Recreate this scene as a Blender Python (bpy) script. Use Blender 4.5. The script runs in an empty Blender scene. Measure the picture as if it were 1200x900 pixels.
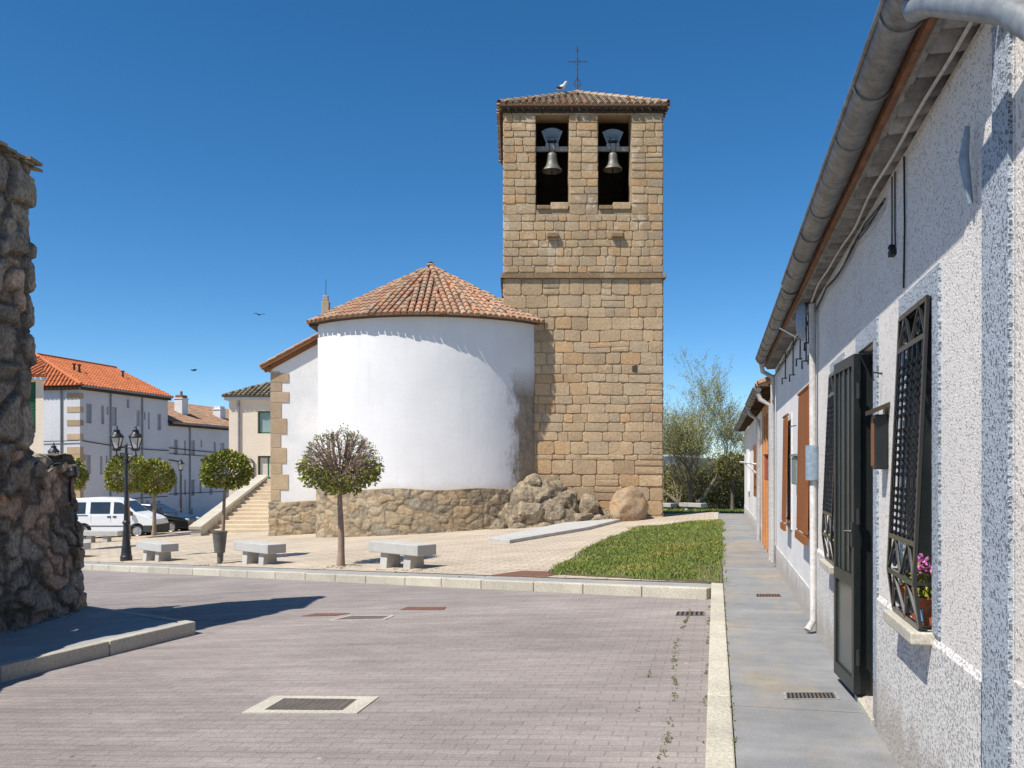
import bpy, math, random
from mathutils import Vector, Matrix, noise

# ------------------------------------------------------------------ camera, sky, sun, exposure
R = math.radians
rnd = random.Random(11)
sc = bpy.context.scene
C = sc.collection
CAM_H, FPX, HZ = 1.5, 1040.0, 550.0          # eye height; focal length and horizon row of the 1200 px wide picture
cam = bpy.data.cameras.new('camera')
cam.sensor_width = 36.0
cam.lens = 36.0 * FPX / 1200.0
cam.shift_y = (HZ - 450.0) / 1200.0
cam.clip_start, cam.clip_end = 0.05, 5000
camo = bpy.data.objects.new('camera', cam)
C.objects.link(camo)
camo.location = (0, 0, CAM_H)
camo.rotation_euler = (R(90), 0, 0)
sc.camera = camo

SUN_AZ, SUN_EL = R(52), R(56)                # azimuth measured from straight behind the camera towards the left
w = bpy.data.worlds.new('World')
sc.world = w
w.use_nodes = True
nt = w.node_tree
bg = nt.nodes['Background']
sky = nt.nodes.new('ShaderNodeTexSky')
sky.sky_type = 'NISHITA'
sky.sun_disc = False
sky.sun_elevation = SUN_EL
sky.sun_rotation = R(180) + SUN_AZ
sky.altitude = 3000
sky.air_density = 1.0
sky.dust_density = 0.0
sky.ozone_density = 3.0
hs = nt.nodes.new('ShaderNodeHueSaturation')
hs.inputs['Saturation'].default_value = 1.28
hs.inputs['Hue'].default_value = 0.496
nt.links.new(sky.outputs[0], hs.inputs['Color'])
nt.links.new(hs.outputs[0], bg.inputs[0])
bg.inputs[1].default_value = 0.122
sl = bpy.data.lights.new('sun', 'SUN')
sl.energy = 5.0
sl.angle = R(0.53)
sl.color = (1.0, 0.955, 0.88)
slo = bpy.data.objects.new('sun', sl)
C.objects.link(slo)
sdir = Vector((-math.sin(SUN_AZ) * math.cos(SUN_EL), -math.cos(SUN_AZ) * math.cos(SUN_EL), math.sin(SUN_EL)))
slo.rotation_euler = sdir.to_track_quat('Z', 'Y').to_euler()
slo.location = (-20, -20, 40)
sc.view_settings.view_transform = 'Standard'
sc.view_settings.look = 'None'
sc.view_settings.gamma = 1
sc.view_settings.exposure = 0.27
sc.view_settings.use_curve_mapping = False

# ------------------------------------------------------------------ frames: W = square with the church, S = square with the street (s across, t along)
TH = R(12.9)
cs, sn = math.cos(TH), math.sin(TH)
SLOPE = 0.06
def S2W(s, t, z=0.0): return Vector((s * cs + t * sn, -s * sn + t * cs, z))
def W2S(x, y): return (x * cs - y * sn, x * sn + y * cs)
def gz(x, y): return SLOPE * max(min(W2S(x, y)[0], 0.0), -60.0)     # the square falls away to the left
def G(px, py, dz=0.0):                                               # the ground point seen in a direction
    lo, hi = 0.5, 400.0
    for _ in range(60):
        Y = (lo + hi) / 2
        X = (px - 600) / FPX * Y
        if CAM_H - (py - HZ) / FPX * Y > gz(X, Y) + dz: lo = Y
        else: hi = Y
    Y = (lo + hi) / 2
    return Vector(((px - 600) / FPX * Y, Y, gz((px - 600) / FPX * Y, Y) + dz))
def zat(py, Y): return CAM_H + (HZ - py) / FPX * Y
def t_at(px, s):
    u = (px - 600) / FPX
    return -s * (cs + u * sn) / (sn - u * cs)

# ------------------------------------------------------------------ mesh builder and object helpers
class MB:
    def __init__(self):
        self.v, self.f, self.t, self.m = [], [], [], []
    def add(self, verts, faces, tint=(1, 1, 1), mi=0):
        b = len(self.v)
        self.v.extend(tuple(p) for p in verts)
        for f in faces:
            self.f.append(tuple(b + i for i in f)); self.t.append(tint); self.m.append(mi)
    def box(self, x0, x1, y0, y1, z0, z1, tint=(1, 1, 1), mi=0):
        self.add([(x0, y0, z0), (x1, y0, z0), (x1, y1, z0), (x0, y1, z0), (x0, y0, z1), (x1, y0, z1), (x1, y1, z1), (x0, y1, z1)],
                 [(0, 3, 2, 1), (4, 5, 6, 7), (0, 1, 5, 4), (1, 2, 6, 5), (2, 3, 7, 6), (3, 0, 4, 7)], tint, mi)
    def obox(self, c, ax, ay, az, tint=(1, 1, 1), mi=0):               # box from centre and three half-axis vectors
        c, ax, ay, az = map(Vector, (c, ax, ay, az))
        p = [c - ax - ay - az, c + ax - ay - az, c + ax + ay - az, c - ax + ay - az, c - ax - ay + az, c + ax - ay + az, c + ax + ay + az, c - ax + ay + az]
        self.add(p, [(0, 3, 2, 1), (4, 5, 6, 7), (0, 1, 5, 4), (1, 2, 6, 5), (2, 3, 7, 6), (3, 0, 4, 7)], tint, mi)
    def bar(self, a, b, wx, wy, up=(0, 0, 1), tint=(1, 1, 1), mi=0):
        a, b = Vector(a), Vector(b)
        d = b - a
        if d.length < 1e-6: return
        x = d.cross(Vector(up))
        if x.length < 1e-4: x = d.cross(Vector((1, 0, 0)))
        x.normalize(); y = x.cross(d).normalized()
        self.obox((a + b) / 2, d / 2, x * wx / 2, y * wy / 2, tint, mi)
    def tube(self, pts, rad, seg=8, tint=(1, 1, 1), mi=0, caps=True):
        pts = [Vector(p) for p in pts]
        n = len(pts)
        rs = rad if isinstance(rad, (list, tuple)) else [rad] * n
        b = len(self.v)
        prev = None
        for i, p in enumerate(pts):
            d = (pts[min(i + 1, n - 1)] - pts[max(i - 1, 0)]).normalized()
            if prev is None:
                x = d.cross(Vector((0, 0, 1)))
                if x.length < 1e-3: x = d.cross(Vector((1, 0, 0)))
            else:
                x = prev - d * prev.dot(d)
                if x.length < 1e-4: x = d.orthogonal()
            x.normalize(); prev = x
            y = d.cross(x)
            for k in range(seg):
                a = 2 * math.pi * k / seg
                self.v.append(tuple(p + (x * math.cos(a) + y * math.sin(a)) * rs[i]))
        for i in range(n - 1):
            for k in range(seg):
                k2 = (k + 1) % seg
                self.f.append((b + i * seg + k, b + i * seg + k2, b + (i + 1) * seg + k2, b + (i + 1) * seg + k)); self.t.append(tint); self.m.append(mi)
        if caps:
            self.f.append(tuple(b + k for k in range(seg))[::-1]); self.t.append(tint); self.m.append(mi)
            self.f.append(tuple(b + (n - 1) * seg + k for k in range(seg))); self.t.append(tint); self.m.append(mi)
    def lathe(self, prof, c=(0, 0, 0), seg=16, tint=(1, 1, 1), mi=0, axis='Z'):
        b = len(self.v)
        for r, z in prof:
            for k in range(seg):
                a = 2 * math.pi * k / seg
                if axis == 'Z': q = (c[0] + r * math.cos(a), c[1] + r * math.sin(a), c[2] + z)
                elif axis == 'Y': q = (c[0] + r * math.cos(a), c[1] + z, c[2] + r * math.sin(a))
                else: q = (c[0] + z, c[1] + r * math.cos(a), c[2] + r * math.sin(a))
                self.v.append(q)
        for i in range(len(prof) - 1):
            for k in range(seg):
                k2 = (k + 1) % seg
                self.f.append((b + i * seg + k, b + i * seg + k2, b + (i + 1) * seg + k2, b + (i + 1) * seg + k)); self.t.append(tint); self.m.append(mi)
        for e in (0, len(prof) - 1):
            if prof[e][0] > 1e-4:
                self.f.append(tuple(b + e * seg + k for k in range(seg))); self.t.append(tint); self.m.append(mi)
    def ball(self, c, r, seg=8, tint=(1, 1, 1), mi=0, sq=(1, 1, 1)):
        n = max(4, seg // 2 + 1)
        prof = [(max(1e-5, math.sin(math.pi * i / n)), -math.cos(math.pi * i / n)) for i in range(n + 1)]
        b = len(self.v)
        self.lathe(prof, (0, 0, 0), seg, tint, mi)
        for i in range(b, len(self.v)):
            x, y, z = self.v[i]
            self.v[i] = (c[0] + x * r * sq[0], c[1] + y * r * sq[1], c[2] + z * r * sq[2])
    def prism(self, poly, z0, z1, tint=(1, 1, 1), mi=0):              # plan polygon, z0 and z1 numbers or functions of (x, y)
        f0 = z0 if callable(z0) else (lambda x, y: z0)
        f1 = z1 if callable(z1) else (lambda x, y: z1)
        n = len(poly)
        a = sum(poly[i][0] * poly[(i + 1) % n][1] - poly[(i + 1) % n][0] * poly[i][1] for i in range(n))
        if a < 0: poly = poly[::-1]
        vs = [(x, y, f0(x, y)) for x, y in poly] + [(x, y, f1(x, y)) for x, y in poly]
        fs = [tuple(range(n))[::-1], tuple(range(n, 2 * n))] + [(i, (i + 1) % n, n + (i + 1) % n, n + i) for i in range(n)]
        self.add(vs, fs, tint, mi)
    def extr(self, prof, y0, y1, axis='Y', tint=(1, 1, 1), mi=0):      # profile of two coordinates swept along the third
        n = len(prof)
        def q(p, e):
            return (p[0], e, p[1]) if axis == 'Y' else ((e, p[0], p[1]) if axis == 'X' else (p[0], p[1], e))
        vs = [q(p, y0) for p in prof] + [q(p, y1) for p in prof]
        self.add(vs, [tuple(range(n)), tuple(range(n, 2 * n))[::-1]] + [(i, n + i, n + (i + 1) % n, (i + 1) % n) for i in range(n)], tint, mi)

ORG = {}
def _mesh(name, mb, mats, org):
    me = bpy.data.meshes.new(name)
    o = org
    me.from_pydata([(x - o[0], y - o[1], z - o[2]) for x, y, z in mb.v], [], mb.f)
    if True:
        at = me.attributes.new('tint', 'FLOAT_COLOR', 'CORNER')
        buf = []
        for f, t in zip(mb.f, mb.t):
            buf.extend((t[0], t[1], t[2], 1.0) * len(f))
        at.data.foreach_set('color', buf)
    ms = mats if isinstance(mats, (list, tuple)) else [mats]
    for m in ms: me.materials.append(m)
    if len(ms) > 1: me.polygons.foreach_set('material_index', mb.m)
    return me
def smooth(o, ang=40):
    me = o.data
    me.polygons.foreach_set('use_smooth', [True] * len(me.polygons))
    try: me.set_sharp_from_angle(angle=R(ang))
    except Exception: pass
    return o
def bevel(o, wd, seg=2):
    b = o.modifiers.new('bevel', 'BEVEL'); b.width = wd; b.segments = seg; b.limit_method = 'ANGLE'; b.angle_limit = R(40)
    return o
def tag(o, label=None, cat=None, group=None, kind=None):
    if label: o['label'] = label
    if cat: o['category'] = cat
    if group: o['group'] = group
    if kind: o['kind'] = kind
    return o
def place(o, org, frame, rz=0.0):
    if frame == 'S':
        o.location = S2W(*org); o.rotation_euler = (0, 0, -TH + rz)
    else:
        o.location = org; o.rotation_euler = (0, 0, rz)
def thing(name, label, cat, org=(0, 0, 0), frame='W', group=None, rz=0.0, local=False):
    o = bpy.data.objects.new(name, None)
    C.objects.link(o)
    o.empty_display_size = 0.3
    place(o, org, frame, rz)
    ORG[o.name] = (0, 0, 0) if local else tuple(org)
    return tag(o, label, cat, group)
def part(name, mb, mats, parent, label=None, sm=None, bv=None):
    r = parent
    while r.parent: r = r.parent
    o = bpy.data.objects.new(name, _mesh(name, mb, mats, ORG[r.name]))
    C.objects.link(o)
    o.parent = parent
    if label: o['label'] = label
    if sm: smooth(o, sm)
    if bv: bevel(o, bv)
    return o
def single(name, mb, mats, label=None, cat=None, org=(0, 0, 0), frame='W', group=None, kind=None, sm=None, bv=None, local=False, rz=0.0):
    o = bpy.data.objects.new(name, _mesh(name, mb, mats, (0, 0, 0) if local else org))
    C.objects.link(o)
    place(o, org, frame, rz)
    ORG[o.name] = (0, 0, 0) if local else tuple(org)
    tag(o, label, cat, group, kind)
    if sm: smooth(o, sm)
    if bv: bevel(o, bv)
    return o
def copy_tree(o, parent=None):
    c = o.copy(); C.objects.link(c); c.parent = parent
    for ch in list(o.children): copy_tree(ch, c)
    return c

# ------------------------------------------------------------------ materials
def lerp3(a, b, t): return tuple(a[i] + (b[i] - a[i]) * t for i in range(3))
class NB:
    def __init__(self, name):
        self.m = bpy.data.materials.new(name); self.m.use_nodes = True
        self.t = self.m.node_tree; self.n = self.t.nodes; self.b = self.n['Principled BSDF']
        self.b.inputs['Specular IOR Level'].default_value = 0.25
        self.tc = self.n.new('ShaderNodeTexCoord')
        self.P = self.tc.outputs['Object']
    def link(self, a, b): self.t.links.new(a, b)
    def mapping(self, scale=(1, 1, 1), rot=(0, 0, 0), loc=(0, 0, 0)):
        k = self.n.new('ShaderNodeMapping'); k.inputs['Scale'].default_value = scale; k.inputs['Rotation'].default_value = rot; k.inputs['Location'].default_value = loc
        self.link(self.P, k.inputs[0]); return k.outputs[0]
    def noise(self, scale, detail=4, rough=.55, vec=None, dist=0):
        k = self.n.new('ShaderNodeTexNoise'); k.inputs['Scale'].default_value = scale; k.inputs['Detail'].default_value = detail
        k.inputs['Roughness'].default_value = rough; k.inputs['Distortion'].default_value = dist
        self.link(vec or self.P, k.inputs['Vector']); return k.outputs['Fac']
    def voro(self, scale, feat='F1', vec=None, rand=1.0):
        k = self.n.new('ShaderNodeTexVoronoi'); k.inputs['Scale'].default_value = scale; k.feature = feat; k.inputs['Randomness'].default_value = rand
        self.link(vec or self.P, k.inputs['Vector']); return k
    def ramp(self, fac, stops):
        k = self.n.new('ShaderNodeValToRGB'); e = k.color_ramp.elements
        while len(e) < len(stops): e.new(0.5)
        for i, (p, c) in enumerate(stops):
            e[i].position = p; e[i].color = (c, c, c, 1) if isinstance(c, (int, float)) else (*c, 1)
        self.link(fac, k.inputs[0]); return k.outputs[0]
    def mix(self, a, b, fac, mode='MIX'):
        k = self.n.new('ShaderNodeMix'); k.data_type = 'RGBA'; k.blend_type = mode
        for s, v in ((k.inputs[0], fac), (k.inputs[6], a), (k.inputs[7], b)):
            if isinstance(v, (int, float)): s.default_value = v
            elif isinstance(v, tuple): s.default_value = (*v, 1)
            else: self.link(v, s)
        return k.outputs[2]
    def math(self, op, a, b=None, c=None):
        k = self.n.new('ShaderNodeMath'); k.operation = op
        for i, v in enumerate((a, b, c)):
            if v is None: continue
            if isinstance(v, (int, float)): k.inputs[i].default_value = v
            else: self.link(v, k.inputs[i])
        return k.outputs[0]
    def sep(self):
        k = self.n.new('ShaderNodeSeparateXYZ'); self.link(self.P, k.inputs[0]); return k.outputs
    def sepc(self, col):
        k = self.n.new('ShaderNodeSeparateColor'); self.link(col, k.inputs[0]); return k.outputs[0]
    def tint(self, col):
        k = self.n.new('ShaderNodeAttribute'); k.attribute_name = 'tint'
        return self.mix(col, k.outputs['Color'], 1.0, 'MULTIPLY')
    def bump(self, h, strength=.5, dist=.01, prev=None):
        k = self.n.new('ShaderNodeBump'); k.inputs['Strength'].default_value = strength; k.inputs['Distance'].default_value = dist
        self.link(h, k.inputs['Height'])
        if prev: self.link(prev, k.inputs['Normal'])
        return k.outputs[0]
    def done(self, col, rough=.85, normal=None, metal=0, spec=None):
        if isinstance(col, tuple): self.b.inputs['Base Color'].default_value = (*col, 1)
        else: self.link(col, self.b.inputs['Base Color'])
        if isinstance(rough, (int, float)): self.b.inputs['Roughness'].default_value = rough
        else: self.link(rough, self.b.inputs['Roughness'])
        self.b.inputs['Metallic'].default_value = metal
        if spec is not None: self.b.inputs['Specular IOR Level'].default_value = spec
        if normal: self.link(normal, self.b.inputs['Normal'])
        return self.m

def mat(name, c1, c2=None, scale=2.0, fine=30, rough=.85, bump=.3, bdist=.01, tint=False, metal=0, spec=.25, grain=.25):
    b = NB(name)
    c2 = c2 or tuple(x * .75 for x in c1)
    col = b.mix(c1, c2, b.ramp(b.noise(scale, 5, .6), [(.35, 0.0), (.7, 1.0)]))
    f = b.noise(fine, 4, .65)
    g = b.ramp(f, [(.3, 1 - grain), (.7, 1 + grain * .5)])
    col = b.mix(col, g, 1.0, 'MULTIPLY')
    if tint: col = b.tint(col)
    nrm = b.bump(f, bump, bdist) if bump else None
    return b.done(col, rough, nrm, metal, spec)

M = {}
def m_tower():
    b = NB('tower_stone')
    z = b.sep()[2]
    c = b.mix((.55, .39, .23), (.45, .32, .195), b.ramp(b.noise(1.3, 5, .6), [(.35, 0.), (.7, 1.)]))
    f = b.noise(14, 5, .65)
    c = b.mix(c, b.ramp(f, [(.3, .68), (.7, 1.16)]), 1.0, 'MULTIPLY')
    c = b.tint(c)
    up = b.math('MINIMUM', b.math('MAXIMUM', b.math('MULTIPLY', b.math('SUBTRACT', z, 7.6), .7), .12), 1.0)
    pm = b.ramp(b.noise(1.15, 7, .74, b.mapping((1, 1, .9), (0, 0, 0), (4, 2, 1))), [(.555, 0.), (.60, .85)])
    c = b.mix(c, (.56, .45, .33), b.math('MULTIPLY', pm, up))                     # smeared pale mortar on the belfry
    st = b.ramp(b.noise(1.0, 6, .7, b.mapping((2.2, 2.2, .28), (0, 0, 0), (1, 8, 0))), [(.54, 0.), (.76, .6)])
    c = b.mix(c, (.20, .155, .115), st)                                           # weather streaks
    li = b.ramp(b.noise(3.4, 6, .75, b.mapping((1, 1, 1), (0, 0, 0), (9, 1, 5))), [(.60, 0.), (.68, .5)])
    c = b.mix(c, (.30, .27, .20), li)
    return b.done(c, .93, b.bump(f, .6, .025))
M['tower_stone'] = m_tower()
M['mortar'] = mat('mortar', (.45, .335, .215), (.33, .245, .155), 1.1, 18, .95, .5, .02)
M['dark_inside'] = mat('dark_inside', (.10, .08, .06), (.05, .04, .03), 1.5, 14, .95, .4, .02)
M['rubble_stone'] = mat('rubble_stone', (.50, .40, .28), (.38, .30, .205), 1.1, 26, .95, .6, .025, True, grain=.45)
M['ruin_stone'] = mat('ruin_stone', (.50, .43, .335), (.27, .225, .175), 1.8, 20, .95, .9, .03, True, grain=.6)
M['rock'] = mat('rock', (.46, .37, .26), (.22, .185, .14), 2.6, 14, .95, .8, .04, True, grain=.55)
M['boulder'] = mat('boulder', (.46, .285, .15), (.31, .25, .18), 2.0, 18, .95, .6, .03, grain=.4)
M['quoin_stone'] = mat('quoin_stone', (.50, .37, .24), (.40, .30, .20), 2, 25, .9, .4, .01, True)
M['tile'] = mat('tile', (.47, .255, .155), (.40, .265, .185), 5, 40, .9, .3, .01, True, grain=.4)
M['tile_new'] = mat('tile_new', (.60, .19, .075), (.52, .16, .065), 2, 30, .85, .2, .01, True, grain=.15)
M['tile_old'] = mat('tile_old', (.27, .22, .15), (.20, .18, .12), 3, 30, .9, .3, .01, True, grain=.4)
M['wood_dark'] = mat('wood_dark', (.085, .06, .04), (.05, .038, .028), 2, 30, .85, .3)
M['wood_brown'] = mat('wood_brown', (.28, .12, .045), (.22, .09, .035), 2, 40, .7, .3)
M['iron_black'] = mat('iron_black', (.018, .019, .02), (.03, .03, .03), 4, 60, .42, .15, .003, metal=0, spec=.5)
M['iron_grille'] = mat('iron_grille', (.008, .009, .010), (.014, .014, .014), 4, 60, .24, .05, .002, spec=.8)
M['iron_rust'] = mat('iron_rust', (.12, .07, .045), (.07, .05, .04), 6, 50, .8, .3)
M['bronze'] = mat('bronze', (.20, .19, .165), (.13, .13, .115), 4, 40, .55, .2, metal=.5)
M['granite'] = mat('granite', (.58, .56, .52), (.48, .46, .43), 2.5, 130, .85, .25, .004, grain=.55)
M['kerb_stone'] = mat('kerb_stone', (.60, .55, .45), (.47, .43, .36), 1.5, 70, .9, .3, .006, True, grain=.4)
M['cream'] = mat('cream', (.80, .68, .54), (.74, .62, .49), .6, 20, .9, .15)
M['far_white'] = mat('far_white', (.64, .64, .66), (.56, .56, .585), .35, 8, .9, .15, .02, grain=.12)
M['gutter_zinc'] = mat('gutter_zinc', (.25, .25, .24), (.13, .125, .115), 4.5, 22, .5, .25, .004, metal=.25, spec=.5, grain=.45)
M['grey_pipe'] = mat('grey_pipe', (.30, .32, .33), (.24, .25, .25), 3, 30, .45, .1, .004, metal=.3, spec=.5)
M['white_pipe'] = mat('white_pipe', (.58, .55, .52), (.46, .43, .41), 2, 30, .6, .1)
M['white_paint'] = mat('white_paint', (.80, .79, .77), (.74, .73, .72), 2, 30, .6, .1)
M['black_rubber'] = mat('black_rubber', (.02, .02, .02), None, 5, 40, .8, .2)
M['car_white'] = mat('car_white', (.78, .79, .80), (.74, .75, .77), 1, 10, .3, 0, spec=.5, grain=.04)
M['car_black'] = mat('car_black', (.012, .014, .014), None, 1, 10, .2, 0, spec=.6, grain=.04)
M['car_trim'] = mat('car_trim', (.055, .057, .06), None, 3, 40, .7, .1)
M['car_glass'] = mat('car_glass', (.025, .033, .042), (.04, .05, .06), 1.5, 3, .08, 0, spec=.7, grain=.1)
M['alloy'] = mat('alloy', (.5, .5, .5), None, 5, 40, .4, .1, metal=.5)
M['lamp_clear'] = mat('lamp_clear', (.6, .6, .58), None, 5, 40, .15, 0, spec=.7)
M['lamp_amber'] = mat('lamp_amber', (.62, .16, .05), None, 5, 40, .2, 0, spec=.6)
M['lantern_glass'] = mat('lantern_glass', (.66, .62, .56), (.58, .55, .5), 6, 30, .35, 0, spec=.5, grain=.1)
M['window_glass'] = mat('window_glass', (.05, .065, .075), (.09, .11, .12), 1.2, 4, .1, 0, spec=.6, grain=.15)
M['blind_pale'] = mat('blind_pale', (.50, .50, .53), (.44, .44, .47), 3, 30, .7, .1)
M['blind_grey'] = mat('blind_grey', (.42, .42, .44), (.34, .34, .36), 3, 30, .7, .1)
M['green_frame'] = mat('green_frame', (.025, .12, .055), (.018, .08, .04), 3, 30, .6, .1)
M['green_blind'] = mat('green_blind', (.33, .45, .43), (.27, .38, .37), 3, 30, .7, .1)
M['curtain'] = mat('curtain', (.66, .62, .52), (.55, .52, .44), 8, 30, .9, .2)
M['chimney_brick'] = mat('chimney_brick', (.34, .15, .09), (.2, .1, .07), 6, 30, .9, .4)
M['terracotta'] = mat('terracotta', (.52, .15, .055), (.44, .12, .045), 6, 40, .8, .2)
M['pot_blue'] = mat('pot_blue', (.22, .42, .62), None, 6, 40, .6, .1)
M['petal_pink'] = mat('petal_pink', (.66, .12, .42), (.72, .3, .56), 20, 60, .7, .1)
M['leaf'] = mat('leaf', (.27, .275, .055), (.18, .21, .045), 3, 30, .5, 0, tint=True, spec=.3, grain=.3)
M['leaf_willow'] = mat('leaf_willow', (.42, .42, .17), (.32, .33, .13), 3, 30, .7, 0, tint=True, grain=.2)
M['leaf_dark'] = mat('leaf_dark', (.22, .215, .085), (.15, .15, .06), 2, 30, .7, 0, tint=True, grain=.3)
M['bark'] = mat('bark', (.21, .165, .12), (.13, .10, .075), 6, 40, .95, .5, .01)
M['bark_pale'] = mat('bark_pale', (.34, .26, .19), (.25, .18, .13), 6, 50, .95, .4, .01)
M['bark_red'] = mat('bark_red', (.38, .27, .215), (.28, .20, .16), 6, 50, .95, .4, .01)
M['twig_pale'] = mat('twig_pale', (.30, .25, .17), (.22, .18, .125), 3, 30, .9, .2)
M['twig'] = mat('twig', (.24, .165, .12), (.16, .115, .09), 6, 40, .95, .2)
M['bin_metal'] = mat('bin_metal', (.20, .185, .165), (.13, .12, .105), 6, 40, .6, .2, metal=.3)
M['bird_white'] = mat('bird_white', (.78, .76, .72), None, 10, 50, .9, .1)
M['bird_dark'] = mat('bird_dark', (.03, .03, .035), None, 10, 50, .8, .1)
M['beak'] = mat('beak', (.5, .12, .04), None, 10, 50, .6, .1)
M['yoke_wood'] = mat('yoke_wood', (.36, .35, .34), (.26, .25, .25), 5, 40, .8, .2)
M['orange_wall'] = mat('orange_wall', (.66, .31, .125), (.54, .25, .11), .9, 14, .85, .2)
M['shutter_orange'] = mat('shutter_orange', (.31, .105, .028), (.26, .085, .024), 2, 60, .7, .2, .004)
M['box_green'] = mat('box_green', (.22, .27, .25), (.17, .21, .20), 2, 30, .6, .1)
M['box_red'] = mat('box_red', (.42, .10, .07), None, 3, 30, .6, .1)
M['collar_blue'] = mat('collar_blue', (.30, .37, .44), (.24, .30, .36), 3, 30, .6, .1)
M['door_green'] = mat('door_green', (.010, .014, .0135), (.018, .022, .021), 3, 30, .4, .1, .004, spec=.5)
M['door_glass'] = mat('door_glass', (.045, .055, .052), (.075, .085, .08), 1.3, 6, .25, 0, spec=.5, grain=.15)
M['rust_plate'] = mat('rust_plate', (.22, .105, .07), (.15, .08, .06), 3, 40, .9, .3)
M['iron_plate'] = mat('iron_plate', (.12, .105, .095), (.17, .14, .12), 5, 50, .75, .4, .01)
M['moss'] = mat('moss', (.16, .17, .06), (.11, .12, .04), 8, 60, .95, .5, tint=True)
M['cable_black'] = mat('cable_black', (.03, .03, .032), None, 3, 30, .6, .1)
M['cable_white'] = mat('cable_white', (.62, .60, .56), None, 3, 30, .6, .1)
M['eave_mortar'] = mat('eave_mortar', (.34, .33, .31), (.22, .21, .20), 6, 40, .95, .4, .01, True)
M['brick_strip'] = mat('brick_strip', (.30, .145, .075), (.17, .095, .06), 14, 40, .9, .4)
M['grass'] = mat('grass', (.215, .265, .06), (.155, .205, .045), 1.2, 40, .7, 0, tint=True, grain=.15)
M['soil'] = mat('soil', (.16, .135, .075), (.11, .11, .05), 1.5, 20, .95, .5, .02)
M['hill'] = mat('hill', (.10, .13, .14), (.07, .10, .11), .01, .05, .95, 0)
M['dry_ground'] = mat('dry_ground', (.22, .20, .10), (.14, .16, .06), .3, 6, .95, .3, .02)

def stucco(name, base, speck_shade, sc_=62, thr=.45, bump=.8, base2=None, amount=.75):
    b = NB(name)
    wv = b.n.new('ShaderNodeVectorMath'); wv.operation = 'ADD'
    wn = b.n.new('ShaderNodeTexNoise'); wn.inputs['Scale'].default_value = sc_ * .9; wn.inputs['Detail'].default_value = 2; b.link(b.P, wn.inputs['Vector'])
    ws = b.n.new('ShaderNodeVectorMath'); ws.operation = 'SCALE'; ws.inputs['Scale'].default_value = .5 / sc_; b.link(wn.outputs['Color'], ws.inputs[0])
    b.link(b.P, wv.inputs[0]); b.link(ws.outputs[0], wv.inputs[1])
    v = b.voro(sc_, vec=wv.outputs[0])
    rnd_ = b.math('MULTIPLY', b.sepc(v.outputs['Color']), 1.0)
    rad = b.math('ADD', .16, b.math('MULTIPLY', b.math('MAXIMUM', b.math('SUBTRACT', rnd_, thr), -.3), .62))
    k = b.math('MINIMUM', b.math('MAXIMUM', b.math('MULTIPLY', b.math('SUBTRACT', rad, v.outputs['Distance']), 7.0), 0.0), 1.0)
    big = b.noise(1.1, 5, .65)
    c = b.mix(base, base2 or tuple(x * .88 for x in base), b.ramp(big, [(.35, 0.), (.7, 1.)]))
    c = b.mix(c, tuple(x * .8 for x in base), b.ramp(b.noise(.8, 5, .7, b.mapping((4, 4, .3))), [(.56, 0.), (.8, .5)]))
    c = b.mix(c, b.ramp(b.noise(sc_ * 1.6, 3, .6), [(.3, .86), (.7, 1.06)]), 1.0, 'MULTIPLY')
    c = b.mix(c, speck_shade, b.math('MULTIPLY', k, amount))  # dark specks: the render's own speckle plus painted shade of its pits
    z = b.sep()[2]
    sp = b.math('MULTIPLY', b.math('SUBTRACT', b.math('MULTIPLY', b.noise(3.5, 5, .7), .75), z), 2.2)
    c = b.mix(c, (.36, .30, .23), b.math('MINIMUM', b.math('MAXIMUM', sp, 0.0), .55))
    hh = b.math('ADD', b.math('MULTIPLY', k, -1.0), b.math('MULTIPLY', b.noise(sc_ * 1.3, 3, .6), .9))
    return b.done(c, .92, b.bump(hh, bump, .010))
M['stucco_white'] = stucco('stucco_white', (.90, .84, .775), (.24, .23, .23), 84, .21, .9, None, .62)
M['stucco_dado'] = stucco('stucco_dado', (.82, .78, .735), (.22, .22, .225), 82, .15, .9, None, .62)
M['stucco_blue'] = stucco('stucco_blue', (.46, .51, .57), (.08, .085, .10), 78, .09, .9)
M['stucco_cream'] = stucco('stucco_cream', (.84, .76, .68), (.50, .44, .38), 44, .25, .8)

def m_plaster_white():
    b = NB('plaster_white')
    x, y, z = b.sep()
    c = b.mix((.775, .76, .75), (.70, .685, .67), b.ramp(b.noise(.7, 5, .6), [(.35, 0.), (.75, 1.)]))
    c = b.mix(c, (.58, .56, .52), b.ramp(b.noise(.9, 6, .7, b.mapping((3, 3, .22))), [(.56, 0.), (.8, .45)]))
    # damp stain with a ragged edge on the right-hand end of the round wall
    n = b.noise(3.2, 8, .78, b.mapping((1.0, 1.0, .5)))
    edge = b.math('ADD', b.math('MULTIPLY', b.math('SUBTRACT', x, 2.80), 3.0), b.math('MULTIPLY', b.math('SUBTRACT', n, .5), 4.6))
    up = b.math('MULTIPLY', b.math('SUBTRACT', 4.9, z), 1.0)
    k = b.math('MINIMUM', b.math('MAXIMUM', b.math('MINIMUM', edge, up), 0.0), 1.0)
    st = b.mix((.15, .12, .085), (.34, .26, .16), b.ramp(b.noise(5, 6, .7), [(.35, 0.), (.65, 1.)]))
    c = b.mix(c, st, b.math('MULTIPLY', k, .92))
    # brownish splash along the foot
    k2 = b.math('MULTIPLY', b.math('SUBTRACT', b.math('ADD', 1.18, b.math('MULTIPLY', b.noise(2.5, 5, .7), .9)), b.math('ADD', z, .15)), 1.0)
    k2 = b.math('MINIMUM', b.math('MAXIMUM', b.math('SUBTRACT', k2, .32), 0.0), .5)
    c = b.mix(c, (.5, .4, .28), k2)
    return b.done(c, .9, b.bump(b.noise(6, 6, .65), .25, .03))
M['plaster_white'] = m_plaster_white()
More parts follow.
